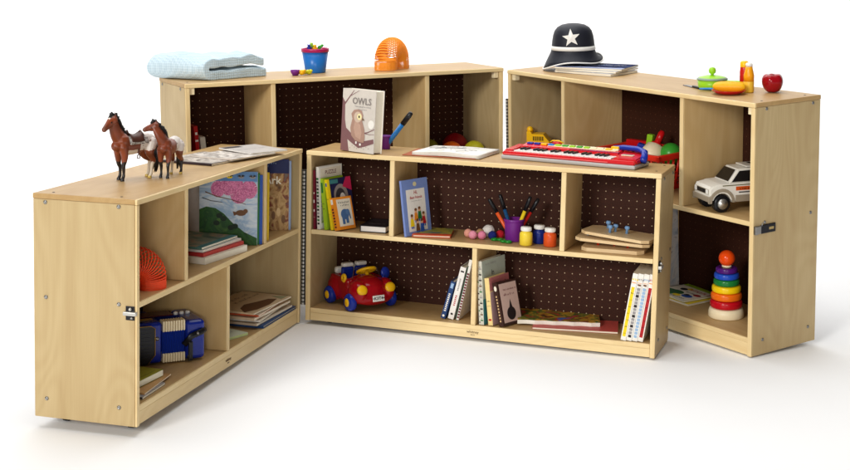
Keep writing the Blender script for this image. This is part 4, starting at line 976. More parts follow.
# --- toy car
def toy_car():
    s = 1.1
    M = base('B', 0.150, 0.118, -37) @ Matrix.Diagonal((0.95, 1.12, 1.0, 1.0))
    root = thing('toy_car', M, 'chubby red open toy car with yellow headlights and blue wheels', 'toy car')
    q = Matrix.Diagonal((s, s, s, 1))
    mb = MB()
    mb.box(-0.098, 0.090, -0.052, 0.052, 0.018, 0.070, P_RED, 0.018, q, 4)
    def el(c, r): mb.lathe([(max(0.0, math.sin(PI*i/14)), -math.cos(PI*i/14)) for i in range(15)], P_RED, q @ T(*c) @ Matrix.Diagonal((*r, 1)), 28)
    el((0.044, 0, 0.060), (0.060, 0.052, 0.039)); el((0.020, 0, 0.074), (0.032, 0.053, 0.024)); el((0.07, 0, 0.048), (0.036, 0.048, 0.034))
    el((-0.076, 0, 0.060), (0.032, 0.054, 0.034))
    for sg in (-1, 1):
        el((0.066, sg*0.044, 0.055), (0.040, 0.022, 0.036)); el((-0.062, sg*0.047, 0.048), (0.042, 0.018, 0.040))
        mb.box(-0.084, 0.026, sg*0.049-0.007, sg*0.049+0.007, 0.02, 0.089, P_RED, 0.005, q)
    el((0.086, 0, 0.036), (0.022, 0.056, 0.021))
    me = voxel_mesh(mb, 0.0022, 14, 'car_body'); me.materials.clear(); me.materials.append(plastic('car_red', (160, 10, 22), 0.10))
    link_mesh(me, 'body', root)
    for sg in (-1, 1):
        hl = MB().lathe([(0, 0), (0.0155*s, 0), (0.0155*s, 0.004), (0.0135*s, 0.008), (0.007*s, 0.0105), (0, 0.011)], P_YEL, q.inverted() @ q @ T(0.0945*s, sg*0.044*s, 0.066*s) @ R(70, 'Y'), 28)
        hl.build('headlight', root)
        for x in (0.062, -0.066):
            o = MB().cyl(0.0265*s, -0.011, 0.011, P_BLUE, T(x*s, sg*0.063*s, 0.0265*s) @ R(90, 'X'), 32, 0.005).build('wheel', root)
            hb = MB().lathe([(0, 0), (0.0125*s, 0), (0.0125*s, 0.002), (0.006*s, 0.0042), (0, 0.0042)], P_YEL, T(x*s, (sg*0.063*s)+sg*0.0112, 0.0265*s) @ R(-90*sg, 'X'), 24)
            hb.build('hubcap', o)
    pl = MB().box(0.0, 0.0022, -0.020, 0.020, -0.010, 0.010, P_WHITE, 0.0008)
    pl.text('\u2022K3T4\u2022', 0.0135, P_BLACK, T(0.0023, 0, 0) @ R(90, 'Z') @ R(90, 'X'), 0.0001, bold=0.0004)
    pl.build('number_plate', root, T(0.1105*s, 0.0, 0.040*s) @ R(-6, 'Y'))
    for sg in (-1, 1):
        st = MB().box(-0.052, -0.036, sg*0.021-0.018, sg*0.021+0.018, 0.05, 0.112, P_BLUE, 0.006, q, 3).box(-0.055, -0.033, sg*0.021-0.0165, sg*0.021+0.0165, 0.1125, 0.125, P_WHITE, 0.005, q, 3).box(-0.036, -0.006, sg*0.021-0.018, sg*0.021+0.018, 0.05, 0.066, P_BLUE, 0.004, q)
        st.build('seat', root)
    MB().box(-0.09, -0.07, -0.042, 0.042, 0.085, 0.108, P_WHITE, 0.008, q, 3).build('rear_shelf', root)
    sw = MB().tube([(0.0, 0.028*math.cos(t*PI/12), 0.028*math.sin(t*PI/12)) for t in range(24)], 0.005, P_YEL, T(0.018*s, 0.008*s, 0.108*s) @ R(62, 'Y'), n=10, closed=True)
    sw.tube([(0.0, -0.026, 0), (0, 0, 0.0), (0, 0.026, 0)], 0.004, P_YEL, T(0.018*s, 0.008*s, 0.108*s) @ R(62, 'Y'), n=8)
    sw.tube([(0.018*s, 0.008*s, 0.107*s), (0.034*s, 0.006*s, 0.088*s)], 0.006, P_YEL, n=8)
    sw.build('steering_wheel', root)
    kn = MB().lathe([(0, 0), (0.015, 0), (0.015, 0.004), (0.012, 0.007), (0.004, 0.007), (0.0035, 0.004), (0, 0.004)], P_YEL, T(0.004*s, -0.0525*s, 0.089*s) @ R(90, 'X'), 20)
    kn.build('ignition_key', root)
    mr = MB().lathe([(0, 0), (0.013, 0.0), (0.0145, 0.004), (0.012, 0.014), (0, 0.018)], P_BLUE, T(0.036*s, 0.061*s, 0.098*s) @ R(-100, 'Y') @ Matrix.Diagonal((1.4, 1, 1, 1)), 20)
    mr.tube([(0.036*s, 0.05*s, 0.08*s), (0.035*s, 0.058*s, 0.092*s)], 0.004, P_BLUE, n=8)
    mr.build('mirror', root)
    ws = MB().tube([(0.034*s, -0.044*s, 0.088*s), (0.026*s, -0.036*s, 0.118*s), (0.024*s, 0.0, 0.122*s), (0.026*s, 0.036*s, 0.118*s), (0.034*s, 0.044*s, 0.088*s)], 0.0011, plastic('smoky_frame', (70, 60, 66), 0.2), n=8)
    ws.build('windscreen_frame', root)
toy_car()

# --- keyboard
def keyboard():
    M = top('B', 0.632, 0.105, -8.6)
    root = thing('toy_keyboard', M, 'red toy piano keyboard with white keys and coloured buttons', 'toy keyboard')
    L, D = 0.452, 0.135
    red = plastic('keyboard_red', (206, 26, 34), 0.25); lred = plastic('keyboard_pink_line', (236, 110, 110), 0.3)
    MB().box(0.0, L, 0.0, D, 0.0, 0.013, P_GREY, 0.005, seg=3).build('base', root)
    def slope(x0, x1, y0, y1, za, zb, zc, m, mb, bev=0.002):
        b = bmesh.new()
        vs = [b.verts.new(p) for p in ((x0, y0, za), (x1, y0, za), (x1, y1, za), (x0, y1, za), (x0, y0, zb), (x1, y0, zb), (x1, y1, zc), (x0, y1, zc))]
        for f in ((3, 2, 1, 0), (4, 5, 6, 7), (0, 1, 5, 4), (1, 2, 6, 5), (2, 3, 7, 6), (3, 0, 4, 7)): b.faces.new([vs[i] for i in f])
        bmesh.ops.bevel(b, geom=b.edges[:], offset=bev, segments=2, affect='EDGES')
        mb.bm(b, m)
    body = MB()
    slope(0.003, L-0.003, 0.004, 0.0175, 0.0132, 0.024, 0.026, red, body, 0.003)
    slope(0.003, 0.034, 0.021, D-0.004, 0.0132, 0.029, 0.036, red, body, 0.003)
    slope(L-0.082, L-0.003, 0.021, D-0.004, 0.0132, 0.029, 0.040, red, body, 0.004)
    slope(0.035, L-0.083, 0.021, 0.078, 0.0132, 0.019, 0.020, red, body, 0.001)
    slope(0.035, L-0.083, 0.079, D-0.004, 0.0132, 0.036, 0.046, red, body, 0.003)
    body.box(0.01, L-0.09, 0.0025, 0.0035, 0.016, 0.0185, lred, 0.0004)
    body.build('body', root)
    n = 22; x0 = 0.037; kw = (L-0.085-x0)/n
    for i in range(n):
        MB().box(x0+kw*i+0.0004, x0+kw*(i+1)-0.0004, 0.0185, 0.077, 0.0195, 0.0285, P_WHITE, 0.0012).build('white_key', root)
        if i < n-1 and i % 7 in (0, 1, 3, 4, 5):
            MB().box(x0+kw*(i+1)-0.0038, x0+kw*(i+1)+0.0038, 0.042, 0.078, 0.0287, 0.0345, P_BLACK, 0.0012).build('black_key', root)
    cols = [P_BLUE, P_BLUE, P_YEL, P_SKY, P_LIME, P_GREEN, P_LIME, P_GREEN, P_LIME, P_CREAM, P_CREAM, P_YEL, P_CREAM]
    pn = MB(); slope(0.12, L-0.1, 0.098, D-0.012, 0.034, 0.0405, 0.0465, P_CREAM, pn, 0.001); pn.build('control_panel', root)
    for i, c in enumerate(cols):
        x = 0.055 + 0.0245*i
        MB().box(x-0.010, x+0.010, 0.103, 0.117, 0.040, 0.0468, c, 0.002).build('button', root)
    pu = MB(); slope(0.2, L-0.085, 0.083, 0.095, 0.034, 0.0385, 0.0400, plastic('magenta_panel', (150, 24, 80), 0.3), pu, 0.001); pu.build('logo_panel', root)
    MB().sph((0.142, 0.125, 0.047), 0.018, P_RED, n=20, sy=0.6, sz=0.42).tube([(0.118, 0.125, 0.05), (0.128, 0.12, 0.056), (0.15, 0.12, 0.057), (0.165, 0.125, 0.05)], 0.0022, P_YEL, n=8).build('dial', root)
    MB().tube([(0.335, 0.128, 0.046), (0.37, 0.126, 0.051), (0.42, 0.118, 0.051), (0.447, 0.10, 0.045), (0.456, 0.075, 0.036), (0.457, 0.058, 0.020)], 0.011, P_BLUE, n=12, ell=(1, 0.8)).build('handle', root)
    MB().box(0.332, 0.358, 0.108, 0.128, 0.0425, 0.054, P_YEL, 0.003).build('power_switch', root)
    sp = MB().box(L-0.068, L-0.03, 0.06, 0.082, 0.0335, 0.0362, P_CREAM, 0.001, R(0, 'Z'))
    for i in range(7): sp.box(L-0.065+0.0048*i, L-0.063+0.0048*i, 0.062, 0.080, 0.0363, 0.0372, P_GREY)
    sp.build('speaker', root)
keyboard()

# --- folded blanket
def blanket():
    M = top('C', 0.088, 0.066, 15)
    W_, D_, t = 0.262, 0.215, 0.031
    m = bpy.data.materials.new('pale_blue_waffle'); m.use_nodes = True
    N = m.node_tree.nodes; L = m.node_tree.links; b = N['Principled BSDF']; b.inputs['Roughness'].default_value = 0.9
    b.inputs['Specular IOR Level'].default_value = 0.1
    tc = N.new('ShaderNodeTexCoord')
    hs = []
    for ax in 'XYZ':
        w = N.new('ShaderNodeTexWave'); w.wave_type = 'BANDS'; w.bands_direction = ax; w.inputs['Scale'].default_value = 36; w.inputs['Distortion'].default_value = 3.0; w.inputs['Detail'].default_value = 1
        L.new(tc.outputs['Object'], w.inputs['Vector']); hs.append(w.outputs['Fac'])
    a1 = N.new('ShaderNodeMath'); a1.operation = 'ADD'; L.new(hs[0], a1.inputs[0]); L.new(hs[1], a1.inputs[1])
    a2 = N.new('ShaderNodeMath'); a2.operation = 'ADD'; L.new(a1.outputs[0], a2.inputs[0]); L.new(hs[2], a2.inputs[1])
    bp = N.new('ShaderNodeBump'); bp.inputs['Strength'].default_value = 0.35; bp.inputs['Distance'].default_value = 0.0016
    L.new(a2.outputs[0], bp.inputs['Height']); L.new(bp.outputs[0], b.inputs['Normal'])
    rp = N.new('ShaderNodeValToRGB'); rp.color_ramp.elements[0].color = rgb((176, 198, 210)); rp.color_ramp.elements[1].color = rgb((206, 222, 230))
    dv = N.new('ShaderNodeMath'); dv.operation = 'DIVIDE'; dv.inputs[1].default_value = 3; L.new(a2.outputs[0], dv.inputs[0]); L.new(dv.outputs[0], rp.inputs[0]); L.new(rp.outputs[0], b.inputs['Base Color'])
    gap = 0.010
    pr = [(W_, 0), (0.03, 0)]
    for i in range(1, 10):
        a = PI*i/10; pr.append((0.03 - 0.032*math.sin(a), (t+gap/2)*(1-math.cos(a))))
    h2 = 2*t+gap
    pr += [(0.03, h2), (W_-0.01, h2), (W_-0.01, t+gap), (0.022, t+gap), (0.022, t), (W_, t)]
    mb = MB(); mb.prism(pr, 0, D_, m)
    # prism runs along z: stand it so that it runs along y
    mb.v = [(x, D_-z, y) for x, y, z in mb.v]
    me = voxel_mesh(mb, 0.0024, 16, 'blanket')
    for v in me.vertices:
        p = v.co
        n = noise.noise(Vector((p.x*11, p.y*11, 2.3))); n2 = noise.noise(Vector((p.x*22, p.y*22, p.z*30+4)))
        f = p.z/h2
        v.co.z = max(0.0, p.z + f*(0.020*n + 0.008*n2 + 0.010*math.exp(-((p.x-0.02)**2+(p.y-0.19)**2)/0.006) - 0.008*max(0, p.x-0.2)/0.08*f))
        sh = -0.42*p.y*(1-max(0, min(1, p.x/W_))*0.75)     # left side slants back
        v.co.x = p.x + sh + 0.003*n2
        v.co.y = p.y + 0.004*noise.noise(Vector((p.x*14, p.z*14, 7)))
    me.materials.clear(); me.materials.append(m)
    for p in me.polygons: p.use_smooth = True
    o = link_mesh(me, 'blanket', None, M)
    tag(o, 'pale blue waffle knit blanket folded on the left end of tall cabinet', 'blanket')
blanket()

# --- pail of counters
def pail():
    M = top('C', 0.543, 0.175)
    root = thing('toy_pail', M, 'small blue pail with a magenta rim, full of toy counters', 'pail')
    bl = plastic('pail_blue', (36, 110, 190), 0.3); mg = plastic('pail_magenta', (170, 24, 86), 0.3)
    MB().lathe([(0, 0), (0.036, 0), (0.037, 0.002), (0.0475, 0.074), (0.0455, 0.074), (0.035, 0.004), (0, 0.004)], bl, n=40).build('bucket', root)
    MB().lathe([(0.0480, 0.074), (0.0505, 0.0745), (0.0510, 0.085), (0.0495, 0.087), (0.0455, 0.086), (0.0455, 0.0742), (0.0480, 0.074)], mg, n=40).build('rim', root)
    MB().lathe([(0, 0.079), (0.0450, 0.077), (0.0450, 0.0752), (0, 0.0752)], mg, n=30).build('inner_cover', root)
    cs = [('yellow', P_YEL, -0.004, -0.014, 0.081), ('green', P_GREEN, 0.008, -0.006, 0.087), ('lime', P_LIME, -0.006, 0.008, 0.086), ('blue', P_BLUE, -0.024, -0.004, 0.080), ('white', P_WHITE, 0.022, -0.016, 0.080), ('purple', P_PURP, 0.026, 0.006, 0.081)]
    for nm, m, x, y, z in cs:
        bear(nm + ' bear shaped counter heaped in the blue pail', M @ T(x, y, z) @ R(x*9000, 'Z') @ R(40+x*2500, 'X'), m, 0.0088)
def bear(label, M, m, r):
    mb = MB().sph((0, 0, r*0.9), r*0.9, m, n=14, sx=0.95, sy=0.8).sph((0, 0, r*2.0), r*0.62, m, n=12)
    for sg in (-1, 1):
        mb.sph((sg*r*0.45, 0, r*2.5), r*0.26, m, n=8).sph((sg*r*0.75, -r*0.35, r*1.15), r*0.32, m, n=8).sph((sg*r*0.5, -r*0.4, r*0.3), r*0.38, m, n=8)
    tag(mb.build('bear_counter', None, M), label, 'toy counter', 'bear shaped counters')
pail()
Mx = top('C', 0.445, 0.085)
bear('yellow bear counter lying on its back left of the pail, nearest', Mx @ T(0.02, -0.002, 0.0105) @ R(50, 'Z') @ R(-90, 'X'), P_YEL, 0.0135)
bear('yellow green bear counter lying against the yellow one beside the pail', Mx @ T(0.052, 0.012, 0.0095) @ R(80, 'Z') @ R(-90, 'X'), plastic('counter_chartreuse', (206, 206, 30)), 0.0125)
o = MB().lathe([(0, 0), (0.010, 0), (0.016, 0.012), (0.0175, 0.020), (0.015, 0.019), (0.009, 0.004), (0, 0.004)], P_PURP, n=24).build('toy_bowl', None, Mx @ T(-0.012, 0.012, 0))
tag(o, 'tiny purple toy bowl left of the yellow counters on the tall cabinet', 'toy bowl')

# --- balls on the tall shelf
for lb, x, y, r, c in (('olive green play ball at the back of the tall cabinet shelf', 1.030, 0.228, 0.042, (136, 140, 40)), ('orange play ball on tall cabinet shelf in front of the red ball', 1.075, 0.128, 0.042, (236, 104, 24)), ('dark red play ball behind the orange one', 1.142, 0.222, 0.050, (150, 16, 28)), ('yellow green play ball beside the right end of tall cabinet shelf', 1.1655, 0.114, 0.041, (206, 200, 40))):
    mb = MB().sph((0, 0, r), r, plastic('ball', c, 0.35), n=40)
    mb.tube([((r+0.0001)*math.cos(t*PI/24), 0, r+(r+0.0001)*math.sin(t*PI/24)) for t in range(48)], 0.0004, plastic('ball', c, 0.35), n=6, closed=True)
    tag(mb.build('play_ball', None, shelf('C', x, y, 30)), lb, 'ball', 'play balls')

# --- yellow toy and crate on the right leaf
def yellow_toy():
    M = shelf('D', 0.035, 0.06, 40)
    root = thing('toy_register', M, 'yellow plastic toy with slotted sloping front behind the red keyboard', 'toy')
    mb = MB()
    mb.prism([(0, 0), (0.085, 0), (0.085, 0.095), (0.062, 0.122), (0.02, 0.122), (0.014, 0.132), (0.0, 0.132)], 0, 0.05, P_YEL, R(90, 'X') @ T(0, 0, -0.05))
    mb.lathe([(0, 0), (0.011, 0), (0.012, 0.01), (0.008, 0.018), (0, 0.02)], P_YEL, T(0.008, 0.025, 0.128), 18)
    mb.build('body', root)
    sl = MB()
    for i in range(6): sl.box(0.024+0.007*i, 0.028+0.007*i, -0.0006, 0.003, 0.098, 0.114, P_BLACK)
    sl.build('slot', root)
    MB().box(0.028, 0.044, -0.002, 0.004, 0.082, 0.092, P_BLUE, 0.001).build('button', root)
    MB().box(0.05, 0.066, -0.002, 0.004, 0.082, 0.092, P_BLUE, 0.001).build('button', root)
yellow_toy()
def crate():
    M = shelf('D', 0.455, 0.05, 6)
    w, d, h = 0.27, 0.19, 0.125
    root = thing('toy_basket', M, 'red orange plastic basket with open slats holding toys on tall shelf', 'basket')
    m = plastic('basket_red', (226, 48, 30), 0.28)
    k = 0.86
    MB().box(0.02, w-0.02, 0.015, d-0.015, 0, 0.004, m, 0.001).build('floor', root)
    c = [(0.02, 0.015), (w-0.02, 0.015), (w-0.02, d-0.015), (0.02, d-0.015)]; tcn = [(0, 0), (w, 0), (w, d), (0, d)]
    sides = MB()
    for i in range(4):
        a0, a1 = Vector((*c[i], 0)), Vector((*c[(i+1) % 4], 0)); b0, b1 = Vector((*tcn[i], h)), Vector((*tcn[(i+1) % 4], h))
        n = 9 if i % 2 == 0 else 7
        for j in range(n+1):
            f = j/n
            sides.tube([a0.lerp(a1, f), b0.lerp(b1, f)], 0.0045, m, n=6)
        for z in (0.03, 0.06):
            f = z/h; sides.tube([a0.lerp(b0, f), a1.lerp(b1, f)], 0.004, m, n=6)
    sides.build('slatted_side', root)
    rim = MB()
    for i in range(4):
        x0, y0 = tcn[i]; x1, y1 = tcn[(i+1) % 4]
        rim.box(min(x0, x1)-0.008, max(x0, x1)+0.008, min(y0, y1)-0.008, max(y0, y1)+0.008, h-0.016+0.0003*i, h+0.004+0.0003*i, m, 0.003)
    rim.build('rim', root)
    def tp(x, y, z, rz=0): return M @ T(x, y, z) @ R(rz, 'Z')
    o = MB().lathe([(0, 0), (0.034, 0), (0.044, 0.02), (0.03, 0.058), (0.014, 0.066), (0, 0.066)], P_CREAM, n=28)
    root2 = thing('rattle', tp(0.165, 0.075, 0.09, 20) @ R(-28, 'X') @ R(14, 'Y'), 'cream bell shaped rattle with a red handle in the basket', 'toy rattle')
    o.build('bell', root2)
    MB().lathe([(0.011, 0.064), (0.0115, 0.105), (0.008, 0.114), (0, 0.116)], P_RED, n=18).lathe([(0.02, 0.060), (0.02, 0.067), (0, 0.07)], P_RED, n=18).build('handle', root2)
    tag(MB().sph((0, 0, 0.038), 0.038, P_GREEN, n=30).build('play_ball', None, tp(0.222, 0.12, 0.078)), 'green ball in the red basket behind the rattle', 'ball')
    tag(MB().box(-0.011, 0.011, -0.011, 0.011, 0, 0.07, P_LIME, 0.003).build('toy_block', None, tp(0.105, 0.14, 0.1, 15) @ R(8, 'Y')), 'lime upright block in the red basket', 'toy block')
    tag(MB().box(-0.055, 0.045, -0.012, 0.012, 0, 0.03, P_RED, 0.004).build('toy_block', None, tp(0.058, 0.15, 0.112, 4)), 'long red block across the left of the red basket', 'toy block')
    tag(MB().box(-0.022, 0.022, -0.014, 0.014, 0, 0.06, P_BLUE, 0.004).build('toy_block', None, tp(0.115, 0.08, 0.085, 30) @ R(18, 'Y')), 'dark blue block beside the cream rattle in the basket', 'toy block')
    tag(MB().box(-0.06, 0.06, -0.04, 0.04, 0, 0.075, P_ORG, 0.006).build('toy_block', None, tp(0.13, 0.095, 0.006, 4)), 'big orange block at the bottom of the red basket', 'toy block')
crate()

# --- hat
def hat():
    x, y = 0.172, 0.172
    M = top('D', x, y, face_rz('D', x, y, 0.8)-6, dz=0.030)
    root = thing('police_hat', M, 'black domed toy police hat with white star, white band and trim', 'hat')
    bk = mat('black_felt', (26, 28, 38), 0.5, vary=0.15, scale=120, bump=0.15)
    n = 72
    prof = [(0.0, 0.142), (0.02, 0.1415), (0.042, 0.137), (0.058, 0.128), (0.068, 0.115), (0.0735, 0.098), (0.0765, 0.08), (0.0785, 0.062), (0.080, 0.046), (0.083, 0.036), (0.0905, 0.024), (0.1005, 0.012), (0.1105, 0.003)]
    def brim(a, r, z):
        f = max(0, (r-0.080)/0.0305)
        dz = (-0.019*math.cos(a-math.radians(205)) - 0.010*math.cos(2*a+0.5) + 0.003*math.sin(3*a))*f*f
        return z + dz
    vs = []; fs = []
    for r, z in prof:
        for i in range(n):
            a = 2*PI*i/n; vs.append((r*math.cos(a), r*0.93*math.sin(a), brim(a, r, z)))
    for j in range(len(prof)-1):
        for i in range(n): fs.append((j*n+i, j*n+(i+1) % n, (j+1)*n+(i+1) % n, (j+1)*n+i))
    o = MB().add(vs, fs, bk, smooth=True).build('crown', root)
    md = o.modifiers.new('t', 'SOLIDIFY'); md.thickness = 0.002; md.offset = -1
    MB().tube([(0.1105*math.cos(2*PI*i/n), 0.1105*0.93*math.sin(2*PI*i/n), brim(2*PI*i/n, 0.1105, 0.003)) for i in range(n)], 0.0026, P_WHITE, n=8, closed=True).build('brim_trim', root)
    bd = MB()
    vs = []; fs = []
    for r, z in ((0.0805, 0.046), (0.0822, 0.0465), (0.0808, 0.060), (0.0790, 0.0605)):
        for i in range(n):
            a = 2*PI*i/n; vs.append((r*math.cos(a), r*0.93*math.sin(a), z))
    for j in range(3):
        for i in range(n): fs.append((j*n+i, j*n+(i+1) % n, (j+1)*n+(i+1) % n, (j+1)*n+i))
    bd.add(vs, fs, P_WHITE, smooth=True).build('band', root)
    st = MB()
    P_ = []
    for i in range(10):
        a = PI/2 + 2*PI*i/10 + 0.12; r = 0.033 if i % 2 == 0 else 0.0135
        P_.append((r*math.cos(a), r*math.sin(a)))
    def curve(u, v, e): # wrap on the crown
        zz = 0.094+v
        k = 0.0752 + (0.094-zz)*0.09 - max(0, zz-0.10)**2*7
        a = u/0.075 - PI/2
        return ((k+e)*math.cos(a), (k+e)*0.93*math.sin(a), zz)
    c = 0
    vs = [curve(0, 0, 0.0055)] + [curve(u, v, 0.0035) for u, v in P_] + [curve(u, v, -0.004) for u, v in P_]
    fs = [(0, 1+i, 1+(i+1) % 10) for i in range(10)] + [(1+i, 11+i, 11+(i+1) % 10, 1+(i+1) % 10) for i in range(10)]
    st.add(vs, fs, P_WHITE).build('star_badge', root)
hat()

# --- play food on the right leaf
def food():
    k = 'D'
    pot = thing('toy_pot', top(k, 0.895, 0.15), 'lime green toy saucepan with a grey rimmed lid', 'toy saucepan')
    MB().lathe([(0, 0), (0.04, 0), (0.044, 0.004), (0.0475, 0.030), (0.0455, 0.030), (0.04, 0.004), (0, 0.004)], P_LIME, n=40).build('pan', pot)
    l = MB().lathe([(0.0495, 0.0305), (0.0495, 0.033), (0.044, 0.0375), (0.022, 0.043), (0, 0.0445)], [plastic('lid_rim', (130, 150, 130), 0.3), plastic('lid_rim', (130, 150, 130), 0.3), P_LIME, P_LIME], n=40).build('lid', pot)
    MB().lathe([(0.005, 0.044), (0.005, 0.048), (0.0105, 0.052), (0.012, 0.060), (0.009, 0.068), (0, 0.0705)], P_LIME, n=20).build('knob', l)
    MB().box(0.042, 0.095, -0.008, 0.008, 0.020, 0.029, P_LIME, 0.003, R(28, 'Z')).build('handle', pot)
    kn = thing('toy_knife', top(k, 0.772, 0.14, -17), 'grey toy knife lying left of the green saucepan', 'toy knife')
    MB().prism([(0, 0), (0.06, 0.0), (0.06, 0.015), (0.012, 0.014)], 0, 0.0025, plastic('knife_grey', (120, 122, 126), 0.35)).build('blade', kn)
    MB().box(0.06, 0.105, 0.001, 0.014, 0, 0.007, P_BLACK, 0.002).build('handle', kn)
    sp = thing('toy_spoon', top(k, 0.905, 0.085, 24), 'blue toy spoon between the green saucepan and red plate', 'toy spoon')
    MB().tube([(0, 0, 0.006), (0.03, 0, 0.008), (0.06, 0, 0.007)], 0.0042, P_SKY, n=10, ell=(1.2, 0.8)).build('handle', sp)
    MB().sph((0.072, 0, 0.0065), 0.0145, P_SKY, n=18, sy=0.75, sz=0.4).build('bowl', sp)
    px, py = 1.018, 0.098
    pl = thing('toy_plate', top(k, px, py), 'red toy plate under the corn cob', 'toy plate')
    MB().lathe([(0, 0), (0.034, 0), (0.044, 0.005), (0.0525, 0.011), (0.0535, 0.0125), (0.0515, 0.0125), (0.042, 0.0065), (0.032, 0.003), (0, 0.003)], P_RED, n=44).build('dish', pl)
    cb = thing('toy_corn', top(k, px, py, 34, dz=0.0045) @ T(0.0, 0.006, 0.0175), 'yellow toy corn cob lying on the red plate', 'toy corn')
    b = MB()
    n, mm = 40, 18; L_ = 0.104; vs = []; fs = []
    sub = 2
    for i in range(n*sub+1):
        t = i/(n*sub); x = -L_/2 + L_*t
        e = (max(0.0, 1-abs(2*t-1)**3.2))**0.5
        for j in range(mm*2):
            a = 2*PI*j/(mm*2)
            kern = (0.5+0.5*math.cos(2*PI*t*26)) * (1 if j % 2 == 0 else 0.0)
            r = 0.0178*e*(0.90+0.15*kern)
            vs.append((x, r*math.cos(a), r*math.sin(a)))
    q = mm*2
    for i in range(n*sub):
        for j in range(q): fs.append((i*q+j, i*q+(j+1) % q, (i+1)*q+(j+1) % q, (i+1)*q+j))
    b.add(vs, fs, plastic('corn_yellow', (238, 178, 24), 0.35), smooth=True).build('cob', cb)
    kt = thing('toy_bottle', top(k, 1.003, 0.182), 'toy ketchup bottle with red label and yellow cap', 'toy bottle', 'toy sauce bottles')
    MB().lathe([(0, 0), (0.0130, 0), (0.0140, 0.003), (0.0140, 0.030), (0.0138, 0.031)], P_YEL, n=28).lathe([(0.0141, 0.0312), (0.0144, 0.032), (0.0144, 0.06), (0.0128, 0.076), (0.0125, 0.077)], plastic('ketchup_red', (190, 30, 22), 0.25), n=28).build('body', kt)
    MB().lathe([(0.0128, 0.0772), (0.0132, 0.079), (0.0130, 0.092), (0.009, 0.096), (0, 0.097)], P_YEL, n=28).build('cap', kt)
    ms = thing('toy_bottle', top(k, 1.034, 0.17), 'toy mustard bottle, yellow orange with a white cap', 'toy bottle', 'toy sauce bottles')
    MB().lathe([(0, 0), (0.0150, 0), (0.0165, 0.004), (0.0165, 0.034), (0.0162, 0.035)], plastic('mustard_amber', (236, 190, 60), 0.25), n=28).lathe([(0.0163, 0.0352), (0.0165, 0.054), (0.0125, 0.072), (0.0105, 0.082)], plastic('mustard_orange', (240, 160, 20), 0.25), n=28).build('body', ms)
    MB().lathe([(0.0108, 0.0822), (0.0110, 0.090), (0.008, 0.0935), (0, 0.094)], P_WHITE, n=24).build('cap', ms)
    ap = thing('toy_apple', top(k, 1.082, 0.226), 'glossy dark red toy apple at the right end of the tall cabinet', 'toy apple')
    m = MB(); n2 = 44; vs = []; fs = []
    pr = [(0.0, 0.048), (0.004, 0.0485), (0.010, 0.0545), (0.019, 0.0575), (0.027, 0.0545), (0.0325, 0.044), (0.0335, 0.033), (0.031, 0.020), (0.025, 0.008), (0.017, 0.001), (0.008, 0.0), (0.0, 0.003)]
    for r, z in pr:
        for i in range(n2):
            a = 2*PI*i/n2; f = 1 + 0.035*math.cos(5*a)*(1 if z < 0.05 else 0.6)
            vs.append((r*f*math.cos(a), r*f*math.sin(a), z + 0.0012*math.cos(5*a)*(r/0.03)))
    for j in range(len(pr)-1):
        for i in range(n2): fs.append((j*n2+i, (j+1)*n2+i, (j+1)*n2+(i+1) % n2, j*n2+(i+1) % n2))
    ao = m.add(vs, fs, plastic('apple_red', (150, 10, 22), 0.12), smooth=True).build('fruit', ap)
    sdv = ao.modifiers.new('s', 'SUBSURF'); sdv.levels = 1; sdv.render_levels = 1
    MB().tube([(0, 0, 0.049), (0.001, 0, 0.053), (0.003, 0, 0.0565)], 0.0016, mat('stem', (60, 44, 24), 0.7), n=8).build('stem', ap)
food()

